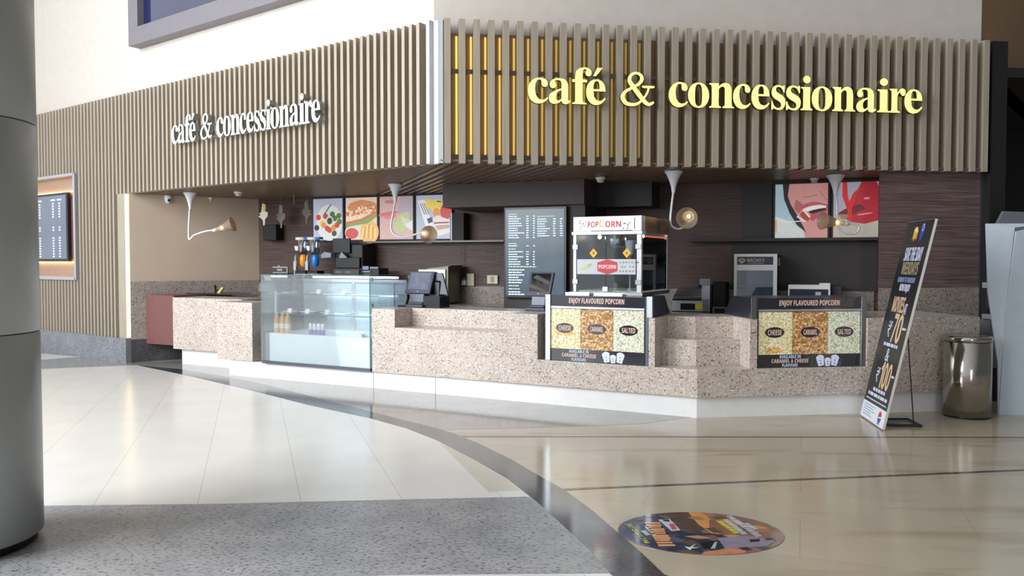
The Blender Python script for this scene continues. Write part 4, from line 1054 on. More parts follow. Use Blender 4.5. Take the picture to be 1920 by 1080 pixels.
def smile(mb, x0, x1, z0, z1, y):
    w_, h_ = x1 - x0, z1 - z0; U = lambda a: x0 + a * w_; V = lambda b: z0 + b * h_
    mb.m(em('sky', (168, 196, 206))).box(x0, x1, y - .002, y, z0, z1)
    mb.m(em('pale', (206, 214, 210))).poly([(U(0), V(0)), (U(.7), V(0)), (U(.3), V(.3)), (U(0), V(.4))], y - .002)
    def pg(n, c, pts, k): mb.m(em(n, c)).poly([(U(a), V(b)) for a, b in pts], y - .002 * k)
    pg('face', (208, 148, 142), [(.26, 1), (1, 1), (1, 0), (.58, 0), (.52, .2), (.36, .5), (.24, .78)], 2)
    pg('hair', (44, 34, 34), [(.14, 1), (.27, 1), (.24, .78), (.30, .62), (.46, .36), (.60, .10), (.42, .24), (.28, .46), (.17, .72)], 3)
    pg('jaw', (170, 104, 92), [(.40, .72), (.55, .60), (.50, .50), (.45, .45), (.36, .55)], 3)
    pg('uplip', (186, 86, 100), [(.47, .55), (.58, .63), (.72, .665), (.88, .64), (1, .6), (1, .52), (.85, .57), (.68, .56), (.53, .52)], 4)
    pg('lowlip', (184, 84, 100), [(.67, .455), (.85, .475), (1, .52), (.98, .47), (.85, .38), (.72, .31), (.66, .34), (.68, .39)], 4)
    pg('mouth', (50, 26, 30), [(.63, .485), (.72, .51), (.85, .54), (.97, .55), (.97, .51), (.85, .475), (.72, .445), (.66, .455)], 5)
    pg('teeth', (236, 234, 228), [(.53, .53), (.62, .565), (.72, .59), (.85, .6), (.97, .58), (.97, .545), (.85, .535), (.72, .51), (.64, .485), (.57, .50)], 6)
    pg('teeth', (236, 234, 228), [(.53, .51), (.57, .50), (.67, .39), (.65, .36), (.56, .45)], 6)
    pg('berry', (170, 70, 58), [(.48, .45), (.54, .49), (.66, .36), (.64, .31), (.56, .33), (.49, .40)], 7)
    mb.m(em('nosel', (150, 92, 92))).line([(U(.52), V(.74)), (U(.66), V(.76)), (U(.80), V(.79))], .008, y - .0075).line([(U(.84), V(.86)), (U(.98), V(.68))], .006, y - .0075)
    mb.m(em('steelp', (214, 218, 220))).line([(U(.02), V(.38)), (U(.24), V(.30)), (U(.56), V(.31))], .012, y - .012).line([(U(.42), V(.40)), (U(.58), V(.30))], .02, y - .0122)
    mb.m(em('fingers', (216, 160, 140))).disc(U(.0) + .012, V(.22), .011, h_ * .14, y - .0075)
def chili(mb, x0, x1, z0, z1, y):
    w_, h_ = x1 - x0, z1 - z0; U = lambda a: x0 + a * w_; V = lambda b: z0 + b * h_
    mb.m(em('lilac', (168, 168, 184))).box(x0, x1, y - .002, y, z0, z1)
    def pg(n, c, pts, k): mb.m(em(n, c)).poly([(U(a), V(b)) for a, b in pts], y - .002 * k)
    pg('cream2', (186, 180, 166), [(0, 0), (1, 0), (1, .3), (.5, .26), (0, .34)], 2)
    pg('crimson', (176, 40, 58), [(.5, .8), (.62, 1), (.95, 1), (1, .9), (1, .30), (.7, .24), (.4, .28), (.1, .42), (.36, .56)], 3)
    pg('darkred', (110, 36, 42), [(.1, .44), (.32, .54), (.6, .6), (.72, .52), (.4, .40)], 4)
    pg('olive', (150, 128, 92), [(.1, .42), (.4, .42), (.3, .34), (.2, .33)], 5)
    pg('redribbon', (206, 46, 40), [(.2, 1), (.3, 1), (.32, .74), (.42, .5), (.42, .3), (.34, .3), (.32, .48), (.2, .74)], 6)
    pg('redribbon', (206, 46, 40), [(.34, .62), (.44, .80), (.62, .92), (.54, .80), (.46, .6), (.4, .5)], 6)
    mb.m(em('whiteshine', (220, 150, 156))).disc(U(.74), V(.70), w_ * .07, h_ * .02, y - .009).disc(U(.7), V(.42), w_ * .18, h_ * .012, y - .009, .002, 16, 8)
pic(1453.5, 1552, 2.455, 1.79, 'lit poster of a smiling mouth with white teeth, on the right', smile)
pic(1562.5, 1647, 2.455, 1.79, 'lit poster of glossy red fruit and ribbon, rightmost picture', chili)

# tall menu screen
t = Thing('menu_board', 'tall glossy menu screen with blue-white price list, hung on the dark pillar', 'menu screen', BW, (5.2, -1.12, 1.04))
x0, x1 = BW.at(946, 450, -1.12)[0], BW.at(1062, 450, -1.12)[0]
zt_, zb_ = BW.at(1000, 388, -1.12)[1], BW.at(1000, 559, -1.12)[1]
sc_ = t.part('bezel', MB(M_BLACK).box(x0, x1, -1.12, -1.055, zb_, zt_), bev=0.004)
mb = MB(mat('menu_glass', (64, 76, 84), 0.22, spec=0.4, emit=0.20, ecol=(120, 150, 175), coat=0.0, var=0.35, vscale=3)).box(x0 + 0.02, x1 - 0.03, -1.123, -1.12, zb_ + 0.03, zt_ - 0.03)
mb.m(mat('menu_text_blue', (205, 228, 255), 0.5, emit=1.1, ecol=(190, 220, 255)))
W_, H_ = x1 - x0, zt_ - zb_
def row(f, a, b, h=0.011): mb.words(x0 + a * W_, zt_ - f * H_, (b - a) * W_, h, -1.123)
rows = [0.10 + 0.026 * i for i in range(10)] + [0.425] + [0.49 + 0.0275 * i for i in range(6)]
for f in rows:
    row(f, .07, random.uniform(.2, .33)); row(f, .36, .40); row(f, .47, .50)
for i in range(8):
    f = 0.135 + 0.026 * i; row(f, .54, random.uniform(.64, .74)); row(f, .79, .83); row(f, .90, .94)
for i in range(6): row(0.69 + 0.028 * i, .07, random.uniform(.22, .34), 0.013)
for f in (0.935, 0.96): row(f, .07, random.uniform(.26, .34), 0.013)
mb.m(mat('menu_heading', (180, 200, 170), 0.5, emit=0.7, ecol=(170, 190, 150)))
for f, b in ((.075, .22), (.40, .2), (.46, .2), (.655, .52), (.865, .24), (.90, .25)): row(f, .07, b, 0.013)
row(.105, .54, .82, 0.012)
t.part('screen', mb, parent=sc_)

# switch plates and socket
mb = MB(mat('ivory_plastic', (216, 210, 180), 0.4))
x0 = BW.at(913, 523, -0.035)[0]; x1 = BW.at(933, 523, -0.035)[0]; z0 = BW.at(913, 532, -0.035)[1]; z1 = BW.at(913, 516, -0.035)[1]
t = Thing('wall_switch', 'ivory switch plate on the reed wall, nearest the tall menu screen', 'switch', BW, ((x0 + x1) / 2, 0, z0))
t.part('plate', MB(MATS['ivory_plastic']).box(x0, x1, -0.035, -0.001, z0, z1), bev=0.004)
t.part('rocker', MB(mat('grey_rocker', (150, 150, 140), 0.4)).box(x0 + 0.055, x1 - 0.06, -0.042, -0.035, z0 + 0.02, z1 - 0.02))
x0 = BW.at(875, 523, -0.035)[0]; x1 = BW.at(888.5, 523, -0.035)[0]; z0 = BW.at(880, 536, -0.035)[1]; z1 = BW.at(880, 513, -0.035)[1]
t = Thing('wall_socket', 'ivory upright socket plate with a plug in it, on the reed wall', 'socket', BW, ((x0 + x1) / 2, 0, z0))
t.part('plate', MB(MATS['ivory_plastic']).box(x0, x1, -0.035, -0.001, z0, z1), bev=0.004)
t.part('plug', MB(mat('plug_white', (214, 218, 200), 0.4)).box(x0 - 0.06, x0 - 0.0, -0.09, -0.036, z0 + 0.01, z0 + 0.08).m(mat('plug_blue', (50, 70, 150), 0.4)).box(x0 - 0.055, x0 + 0.005, -0.09, -0.036, z0 + 0.08, z0 + 0.12), bev=0.004)
t.part('cord', MB(M_BLACK).tube([(x0 - 0.03, -0.07, z0 + 0.01), (x0 - 0.03, -0.08, z0 - 0.04), (x0 - 0.06, -0.09, z0 - 0.09), (x0 - 0.10, -0.1, z0 - 0.14)], 0.006, 6))

# back worktop along the rear wall
t = Thing('back_worktop', 'low stone worktop running along the back wall behind the tills', 'worktop', BW, (4, -0.3, 0))
t.part('cabinets', MB(mat('dark_cabinets', (44, 38, 38), 0.5)).box(0.6, c0 - 0.05, -0.60, -0.03, 0, 0.86).box(c1 + 0.15, 9.0, -0.60, -0.03, 0, 0.82))
t.part('top', MB(M_TERRD).box(0.5, c0 - 0.02, -0.65, -0.021, 0.86, 0.895).box(c1 + 0.12, 9.1, -0.65, -0.021, 0.82, 0.855))

def bwbox(px0, px1, y): return BW.at(px0, 520, y)[0], BW.at(px1, 520, y)[0]
ZB, ZR = 0.896, 0.856
# steel oven beside the till
x0, x1 = bwbox(800, 833, -0.5)
t = Thing('counter_oven', 'silver sided countertop oven with a red knob, behind the slate till', 'oven', BW, (x0 + 0.2, -0.3, ZB))
x2 = BW.at(863, 520, -0.1)[0]
zt_ = BW.at(830, 503, -0.5)[1]
t.part('body', MB(mat('olive_steel', (112, 106, 92), 0.35, 0.6)).prism([(x0, ZB + 0.02), (x1, ZB + 0.02), (x2, ZB + 0.02), (x2, zt_ + 0.02), (x1 + 0.1, zt_ + 0.04), (x0, zt_)], -0.49, -0.05, 'y'), bev=0.005)
t.part('front_panel', MB(M_ALU).box(x0 - 0.12, x1 + 0.02, -0.515, -0.491, ZB + 0.14, zt_ - 0.02).m(M_BLACK).box(x0 + 0.02, x1 - 0.02, -0.518, -0.515, zt_ - 0.18, zt_ - 0.13).box(x0 + 0.05, x0 + 0.08, -0.519, -0.516, zt_ - 0.08, zt_ - 0.05).box(x0 + 0.1, x0 + 0.13, -0.519, -0.516, zt_ - 0.08, zt_ - 0.05).box(x0 + 0.15, x0 + 0.18, -0.519, -0.516, zt_ - 0.08, zt_ - 0.05))
t.part('knob', MB(mat('red_knob', (190, 36, 40), 0.4)).lathe([(0.0001, -0.03), (0.035, -0.03), (0.038, 0.0)], (x0 + 0.15, -0.516, zt_ - 0.26), 18, (0, 1, 0)), label='red control knob')
t.part('window', MB(M_SCREEN).box(x0 + 0.06, x1 - 0.02, -0.519, -0.515, ZB + 0.22, zt_ - 0.30))
t.part('foot', MB(M_BLACK).box(x0 + 0.02, x0 + 0.06, -0.47, -0.43, ZB, ZB + 0.02).box(x2 - 0.08, x2 - 0.04, -0.47, -0.43, ZB, ZB + 0.02))

# coffee machine, dispensers and bottles in the dark corner
x0, x1 = bwbox(618, 677, -0.45)
t = Thing('coffee_machine', 'large dark coffee machine against the back wall under the hot dog picture', 'coffee machine', BW, ((x0 + x1) / 2, -0.3, ZB))
t.part('body', MB(M_BLACK).box(x0 + 0.05, x1, -0.40, -0.06, ZB, 1.76), bev=0.02)
t.part('upper_front', MB(M_BLACK).box(x0 + 0.05, x0 + 0.35, -0.44, -0.401, 1.62, 1.84).box(x0 + 0.10, x0 + 0.52, -0.45, -0.401, 1.40, 1.56), bev=0.008)
t.part('control_panel', MB(mat('dim_panel', (62, 60, 62), 0.3)).box(x0 + 0.06, x0 + 0.5, -0.43, -0.401, 1.31, 1.38).m(mat('dim_buttons', (110, 104, 100), 0.4)).box(x0 + 0.1, x0 + 0.2, -0.434, -0.43, 1.33, 1.35).box(x0 + 0.26, x0 + 0.36, -0.434, -0.43, 1.33, 1.35))
t.part('grey_cloth', MB(mat('grey_cloth', (140, 150, 158), 0.7)).prism([(x0 - 0.12, 1.545), (x0 + 0.06, 1.56), (x0 + 0.06, 1.62), (x0 - 0.05, 1.64), (x0 - 0.12, 1.6)], -0.5, -0.42, 'y').prism([(x0 + 0.20, 1.55), (x0 + 0.34, 1.55), (x0 + 0.24, 1.64)], -0.5, -0.451, 'y'), label='crumpled grey cloths')
def syrup(px, lab, c, cn, blue):
    x = BW.at(px, 500, -0.5)[0]; y = -0.5
    t = Thing('drink_dispenser', lab, 'drink dispenser', BW, (x, y, ZB), 'clear drink dispensers on the back worktop')
    t.part('base', MB(M_BLACK).box(x - 0.075, x + 0.115, y - 0.1, y + 0.08, ZB, 1.36), bev=0.01)
    t.part('jar', MB(glass('jar_' + cn, (214, 224, 236), 0.9, 0.05, 0.25)).lathe([(0.05, 1.60 - ZB), (0.075, 1.64 - ZB), (0.08, 1.82 - ZB)], (x, y, ZB), 20))
    t.part('lid', MB(M_WHITE).lathe([(0.085, 1.82 - ZB), (0.09, 1.825 - ZB), (0.09, 1.86 - ZB), (0.0001, 1.865 - ZB)], (x - 0.02, y, ZB), 20).m(mat('lid_blue', (40, 90, 190), 0.4)).box(x + 0.03, x + 0.12, y - 0.05, y + 0.05, 1.83, 1.862))
    t.part('drink', MB(mat('drink_' + cn, c, 0.3)).lathe([(0.03, 1.42 - ZB), (0.055, 1.46 - ZB), (0.055, 1.56 - ZB), (0.035, 1.60 - ZB)], (x + 0.055, y - 0.06, ZB), 18))
    t.part('tap', MB(mat('silver_tap', (190, 192, 200), 0.25, 0.8)).box(x - 0.07, x - 0.02, y - 0.14, y - 0.1, 1.37, 1.50).tube([(x - 0.045, y - 0.12, 1.5), (x - 0.045, y - 0.12, 1.56), (x - 0.03, y - 0.12, 1.59)], 0.016))
    t.part('cup_stack', MB(M_WHITE).lathe([(0.035, 1.66 - ZB), (0.055, 1.73 - ZB), (0.0001, 1.73 - ZB)], (x - 0.075, y - 0.02, ZB), 16))
syrup(568, 'drink dispenser with orange drink, left of the pair in the dark corner', (226, 148, 34), 'orange', 0)
syrup(590, 'drink dispenser with blue drink, right of the pair in the dark corner', (28, 120, 206), 'blue', 1)
# small silver pieces on the worktop seen over the case
x0, x1 = bwbox(513, 541, -0.5)
t = Thing('napkin_holder', 'small chrome napkin holder on the back worktop at the far left', 'napkin holder', BW, (x0, -0.5, ZB))
t.part('frame', MB(M_STEEL).box(x0, x1, -0.52, -0.5, 1.40, 1.42).box(x0, x1, -0.52, -0.5, 1.32, 1.335).box(x1 - 0.02, x1, -0.52, -0.5, 1.33, 1.41).box(x0 + 0.08, x0 + 0.18, -0.52, -0.5, 1.355, 1.385).box(x0 + 0.1, x0 + 0.13, -0.52, -0.5, 1.42, 1.44))
t.part('stand', MB(M_BLACK).box(x0 + 0.02, x1 - 0.02, -0.499, -0.35, ZB, 1.32), bev=0.004)
x = BW.at(553.5, 510, -0.45)[0]
solo('tall_bottle', MB(mat('grey_bottle', (150, 150, 150), 0.3)).lathe([(0.0001, 0), (0.02, 0), (0.02, 0.45), (0.014, 0.52), (0.0001, 0.53)], (x, -0.45, ZB), 12), BW, (x, -0.45, ZB), 'thin grey upright bottle between the chrome holder and the dispensers', 'bottle')
x0, x1 = bwbox(680, 709, -0.5)
t = Thing('counter_machine', 'small chrome and black machine on the back worktop above the glass case', 'machine', BW, (x0, -0.4, ZB))
t.part('body', MB(M_BLACK).box(x0, x1, -0.48, -0.2, ZB, 1.40), bev=0.01)
t.part('chrome_trim', MB(M_STEELD).box(x0, x0 + 0.1, -0.5, -0.48, 1.38, 1.43).box(x0, x0 + 0.13, -0.5, -0.48, 1.34, 1.36).box(x0 + 0.12, x1, -0.5, -0.48, 1.395, 1.42))
solo('folded_cloth', MB(mat('grey_rag', (150, 146, 140), 0.8)).box(x0 - 0.2, x0 - 0.07, -0.55, -0.47, ZB, ZB + 0.03), BW, (x0 - 0.13, -0.5, ZB), 'folded grey cloth on the back worktop left of the chrome machine', 'cloth', bev=0.01)
# black speaker box and hanging paper figures, far left corner
x0, x1 = bwbox(497, 522, -0.15)
solo('speaker_box', MB(M_DARK).box(x0, x1, -0.2, -0.001, 1.83, 2.08), BW, (x0, -0.1, 1.83), 'square black speaker box on the back wall near the left corner', 'speaker', bev=0.01)
def figure(px, zc_, lab, c1, c2, yl, sc__=1.0, mir=1):
    x = BW.at(px, 400, yl)[0]
    t = Thing('hanging_figure', lab, 'decoration', BW, (x, yl, ZS), 'paper figures hanging from the soffit')
    S_ = 0.1 * sc__
    base = [(-.15, 1.7), (.45, 1.5), (.5, .8), (.35, .55), (.9, .3), (.85, -.3), (.35, -.75), (.3, -1.6), (.05, -1.75), (-.05, -.9), (-.5, -.5), (-.95, -.35), (-.5, -.1), (-.75, .25), (-.35, .3), (-.25, .8)]
    t.part('body', MB(mat(c1[0], c1[1], 0.5)).poly([(x + mir * a * S_, zc_ + b * S_) for a, b in base], yl, 0.012), bev=0.003)
    t.part('face', MB(mat(c2[0], c2[1], 0.5)).poly([(x + mir * a * S_, zc_ + b * S_) for a, b in [(.0, 1.5), (.38, 1.4), (.4, .6), (.05, .4)]], yl - 0.0125, 0.003))
    t.part('string', MB(mat('pale_string', (150, 146, 140), 0.6)).tube([(x + mir * 0.1 * S_, yl - 0.006, zc_ + 1.6 * S_), (x + mir * 0.1 * S_, yl - 0.006, ZS)], 0.002, 5))
figure(494, 2.22, 'white and yellow hanging paper figure, leftmost, over the speaker box', ('figure_white', (226, 222, 206)), ('figure_yellow', (226, 206, 60)), -0.5)
figure(526, 2.20, 'grey hanging paper figure in the middle of the dark corner', ('figure_grey', (120, 116, 112)), ('figure_grey2', (140, 138, 136)), -0.3, 1.1)
figure(577, 2.24, 'dim grey hanging paper figure beside the salad picture', ('figure_dim', (96, 90, 84)), ('figure_dim2', (112, 108, 90)), -0.5, 1.05, -1)
x = BW.at(551, 380, -0.8)[0]
solo('hanging_string', MB(MATS['pale_string']).tube([(x, -0.8, ZS), (x, -0.8, 2.33)], 0.004, 6), BW, (x, -0.8, ZS), 'short empty pale string hanging from the soffit between two figures', 'string')
x = BW.at(866, 480, -0.05)[0]
t = Thing('hanging_chain', 'short thin chain hanging below the shelf, right of the oven', 'chain', BW, (x, -0.08, 1.77))
mb = MB(M_STEELD)
for i in range(14): mb.lathe([(0.006, -0.009), (0.009, 0.0), (0.006, 0.009)], (x, -0.08, 1.755 - i * 0.022), 8)
t.part('links', mb); t.part('end_ring', MB(M_STEELD).lathe([(0.012, -0.012), (0.018, 0.0), (0.012, 0.012)], (x, -0.08, 1.43), 12))

# ---- right-hand appliances
x0, x1 = bwbox(1262, 1332, -0.55); yf = -0.58
t = Thing('hot_dog_roller', 'hot dog roller grill with a yellow label, right of the popcorn machine', 'roller grill', BW, (x0, -0.35, ZR))
zt_ = BW.at(1300, 557, yf)[1]
t.part('body', MB(M_ALU).box(x0, x1, yf, -0.15, ZR, zt_ - 0.02).m(M_BLACK).box(x0, x1 - 0.1, yf - 0.003, yf, zt_ - 0.045, zt_ - 0.02).box(x0, x1, yf - 0.003, yf, ZR + 0.015, ZR + 0.03), bev=0.004)
t.part('control_panel', MB(M_BLACK).box(x0 + 0.1, x0 + 0.28, yf - 0.006, yf - 0.001, ZR + 0.045, ZR + 0.125).m(mat('label_yellow', (226, 220, 40), 0.5)).box(x0 + 0.28, x0 + 0.37, yf - 0.006, yf - 0.001, ZR + 0.055, ZR + 0.125))
rl = MB(M_STEEL)
for i in range(8): rl.tube([(x0 + 0.01, yf + 0.04 + i * 0.045, zt_ + 0.002 + i * 0.012), (x1 - 0.11, yf + 0.04 + i * 0.045, zt_ + 0.002 + i * 0.012)], 0.015, 10)
t.part('rollers', rl)
t.part('end_column', MB(M_ALU).box(x1 - 0.1, x1, yf, -0.15, ZR, BW.at(1325, 535, yf)[1]), bev=0.004)
kb = t.part('switch_box', MB(mat('grey_box', (176, 176, 174), 0.4)).box(x1 - 0.13, x1, yf + 0.02, yf + 0.12, BW.at(1325, 535, yf)[1] + 0.001, BW.at(1325, 522.5, yf)[1]), bev=0.004)
t.part('dial', MB(mat('blue_dial', (40, 50, 100), 0.4)).lathe([(0.0001, -0.03), (0.022, -0.03), (0.022, 0)], (x1 - 0.12, yf + 0.0, BW.at(1325, 537, yf)[1]), 14, (0, 1, 0)), parent=kb)
x0, x1 = bwbox(1336, 1361, -0.45)
solo('black_appliance', MB(M_DARK).box(x0, x1, -0.45, -0.1, ZR, 1.24), BW, (x0, -0.3, ZR), 'plain black box appliance just right of the hot dog roller', 'appliance', bev=0.01)
x0, x1 = bwbox(1337, 1362, -0.62)
t = Thing('wire_basket', 'small beige wire tray on the back worktop in front of the black box', 'tray', BW, (x0, -0.6, ZR))
t.part('tray', MB(mat('beige_wire', (150, 136, 116), 0.5)).box(x0, x1, -0.64, -0.47, ZR, ZR + 0.01).box(x0, x0 + 0.012, -0.64, -0.47, ZR, ZR + 0.09).box(x1 - 0.012, x1, -0.64, -0.47, ZR, ZR + 0.09).box(x0, x1, -0.64, -0.63, ZR + 0.075, ZR + 0.09))
# nachos warmer
x0, x1 = bwbox(1376, 1457, -0.6); yf, yb = -0.6, -0.06
zt_, zb2 = BW.at(1417, 476, yf)[1], ZR
t = Thing('nachos_cabinet', 'white framed glass nachos warmer with a dark blue sign strip', 'food warmer', BW, ((x0 + x1) / 2, -0.3, ZR))
f_ = MB(M_WHITE)
f_.box(x0, x0 + 0.035, yf, yf + 0.035, zb2, zt_).box(x1 - 0.045, x1, yf, yf + 0.035, zb2, zt_)
f_.box(x0 + 0.035, x1 - 0.045, yf, yf + 0.035, zt_ - 0.035, zt_).box(x0 + 0.035, x1 - 0.045, yf, yf + 0.035, zt_ - 0.20, zt_ - 0.13).box(x0 + 0.035, x1 - 0.045, yf, yf + 0.035, zb2, zb2 + 0.04)
t.part('frame', f_, bev=0.003)
t.part('roof', MB(M_STEELD).box(x0, x1, yf + 0.035, yb, zt_ - 0.03, zt_ - 0.002))
sg = t.part('sign_strip', MB(mat('sign_navy', (34, 48, 74), 0.4)).box(x0 + 0.036, x1 - 0.046, yf + 0.005, yf + 0.03, zt_ - 0.13, zt_ - 0.036))
L = MB(mat('tan_print', (206, 176, 142), 0.5)).disc(x0 + 0.09, zt_ - 0.075, 0.042, 0.02, yf + 0.005, 0.001).poly([(x0 + 0.05, zt_ - 0.085), (x0 + 0.13, zt_ - 0.085), (x0 + 0.09, zt_ - 0.12)], yf + 0.005, 0.0012)
L.m(mat('brown_print', (150, 96, 60), 0.5)).disc(x0 + 0.09, zt_ - 0.078, 0.028, 0.012, yf + 0.0038, 0.001)
L.m(MATS['tan_print']).text(bold("NACHO'S"), x0 + 0.15, x0 + 0.35, zt_ - 0.095, zt_ - 0.055, yf + 0.005, 0.001).words(x0 + 0.16, zt_ - 0.112, 0.18, 0.008, yf + 0.005)
t.part('lettering', L, parent=sg)
t.part('front_glass', MB(M_CLEAR).box(x0 + 0.036, x1 - 0.046, yf + 0.012, yf + 0.018, zb2 + 0.04, zt_ - 0.2))
t.part('side_glass', MB(M_SMOKE).box(x1 - 0.008, x1, yf + 0.04, yb, zb2 + 0.02, zt_ - 0.14).m(mat('tan_side_label', (130, 112, 80), 0.5)).box(x1 - 0.006, x1 + 0.001, yf + 0.05, yf + 0.36, zt_ - 0.13, zt_ - 0.04))
t.part('rear_post', MB(M_ALU).box(x1 - 0.02, x1 + 0.0, yb - 0.03, yb, zb2, zt_ - 0.05))
t.part('rear_panel', MB(mat('pale_interior', (118, 130, 148), 0.3, 0.4, var=0.2, vscale=6)).box(x0 + 0.1, x1 - 0.03, yb - 0.02, yb, zb2, zt_ - 0.1))
for zz in (zb2 + 0.14, zb2 + 0.34): t.part('shelf', MB(M_STEELD).box(x0 + 0.05, x1 - 0.06, yf + 0.06, yb - 0.03, zz, zz + 0.008))
# low white heater
x0, x1 = bwbox(1478, 1557, -0.6)
zt_ = BW.at(1520, 534.5, -0.6)[1]
t = Thing('low_warmer', 'low white-topped food warmer at the right end of the back worktop', 'food warmer', BW, (x0, -0.35, ZR))
t.part('top', MB(M_WHITE).box(x0, x1, -0.6, -0.2, zt_ - 0.05, zt_).box(x1 - 0.12, x1, -0.58, -0.4, zt_ + 0.001, zt_ + 0.022), bev=0.004)
t.part('legs_frame', MB(M_WHITE).box(x0, x0 + 0.015, -0.6, -0.585, ZR, zt_ - 0.05).box(x1 - 0.02, x1, -0.6, -0.585, ZR, zt_ - 0.05))
t.part('body', MB(mat('blue_black', (30, 38, 60), 0.3)).box(x0 + 0.016, x1 - 0.021, -0.59, -0.2, ZR, zt_ - 0.051).m(M_ALU).box(x1 - 0.16, x1 - 0.10, -0.595, -0.59, zt_ - 0.13, zt_ - 0.08))
x0, x1 = bwbox(1559, 1579, -0.5)
solo('black_appliance', MB(M_CHAR).box(x0, x1, -0.5, -0.1, ZR, BW.at(1570, 536, -0.5)[1]), BW, (x0, -0.3, ZR), 'dark grey box beside the low white-topped warmer', 'appliance', bev=0.01)
# dark niche board on the right part of the back wall
x0, x1 = bwbox(1372, 1645, -0.02)
solo('splash_panel', MB(M_CHAR).box(x0, BW.at(1645, 500, -0.03)[0], -0.03, -0.001, 1.14, 1.74), BW, ((x0 + x1) / 2, -0.02, 1.14), 'smooth charcoal panel on the wall below the smiling mouth picture', 'wall panel')
x0, x1 = BW.at(1392, 400, -0.03)[0], BW.at(1450, 400, -0.03)[0]
solo('splash_panel', MB(M_CHAR).box(x0, x1 - 0.02, -0.03, -0.001, 1.79, 2.48), BW, (x0, -0.02, 1.79), 'upright charcoal panel on the wall just left of the smiling mouth picture', 'wall panel')

# ================================================================== PENDANT LAMPS
M_LW = mat('lamp_white_enamel', (222, 224, 230), 0.3)
M_SHADE = shade_mat('amber_clear_shade', (222, 214, 204))
M_BULB = mat('warm_bulb', (255, 230, 180), 0.4, emit=9, ecol=(255, 214, 150))
def lamp(lab, px, pytop, rpx, arm, neck, mouth, mr, dneck=0.0, dmouth=0.0, cone=0.27):
    p = onz(px, pytop, ZS); Y = p.y
    fr = Frame((p.x, p.y), 0)
    rc = rpx * Y / F
    t = Thing('pendant_lamp', lab, 'pendant lamp', fr, (0, 0, ZS), 'trumpet lamps hanging from the soffit')
    t.part('canopy', MB(M_LW).lathe([(0.0001, 0.0), (rc, 0.0), (rc, -0.012), (rc * 0.8, -0.035), (rc * 0.5, -0.10), (rc * 0.28, -0.17), (rc * 0.2, -0.23), (rc * 0.2, -0.24), (0.0001, -0.24)], (0, 0, ZS), 28))
    path = [(0, 0, ZS - 0.23)]
    pts = [WD.at(a, b, Y) for a, b in arm]
    pts = [(a - p.x, 0.0, z) for a, z in pts]
    nk = WD.at(neck[0], neck[1], Y + dneck); mt = WD.at(mouth[0], mouth[1], Y + dmouth)
    nk = Vector((nk[0] - p.x, dneck, nk[1])); mt = Vector((mt[0] - p.x, dmouth, mt[1]))
    for i, q in enumerate(pts):
        q = (q[0], dneck * (i / len(pts)) ** 2, q[2]); path.append(q)
    path.append(tuple(nk))
    # smooth the arm
    sm = [Vector(q) for q in path]
    fine = []
    for i in range(len(sm) - 1):
        a, b = sm[i], sm[i + 1]; pa = sm[max(0, i - 1)]; pb = sm[min(len(sm) - 1, i + 2)]
        for k in range(6):
            u = k / 6
            fine.append(0.5 * ((2 * a) + (b - pa) * u + (2 * pa - 5 * a + 4 * b - pb) * u * u + (3 * a - pa - 3 * b + pb) * u ** 3))
    fine.append(sm[-1])
    t.part('arm', MB(M_LW).tube(fine, 0.013, 8))
    ax = (mt - nk); Ln = ax.length; ax.normalize()
    R_ = mr * (Y + dmouth) / F
    sh_ = t.part('shade', MB(M_SHADE).lathe([(0.025, 0.0), (0.032, Ln * 0.25), (0.05, Ln * 0.5), (R_ * 0.75, Ln * 0.8), (R_, Ln), (R_ * 0.985, Ln), (R_ * 0.73, Ln * 0.8), (0.046, Ln * 0.5)], nk, 28, ax))
    t.part('socket', MB(M_LW).lathe([(0.012, -0.05), (0.026, -0.03), (0.028, Ln * 0.12), (0.0001, Ln * 0.12)], nk, 16, ax), parent=sh_)
    t.part('bulb', MB(M_BULB).ball(nk + ax * Ln * 0.36, 0.021), parent=sh_)
lamp('white pendant lamp with its cone pointing right, in front of the beige niche wall', 356, 361, 12, [(355, 400), (354, 447), (364, 441), (384, 434)], (404, 431), (437, 420), 14)
lamp('white pendant lamp before the pink lips picture, cone turned to the hall', 741, 345, 13.5, [(737, 400), (733, 424), (737, 437), (750, 444), (766, 443)], (790, 436), (804, 440), 17, 0.0, -0.24)
lamp('white pendant lamp right of the popcorn machine, its round cone facing the hall', 1263, 321, 17, [(1260, 380), (1257, 414), (1262, 426), (1275, 429), (1287, 422), (1296, 410)], (1293, 404), (1288, 409), 20, 0.03, -0.22)
lamp('white pendant lamp before the smiling mouth picture, cone pointing left', 1567, 328, 17, [(1569, 380), (1570, 415), (1575, 430), (1590, 438), (1606, 436), (1611, 426), (1602, 420)], (1586, 419), (1541, 414), 17, 0.0, -0.05)
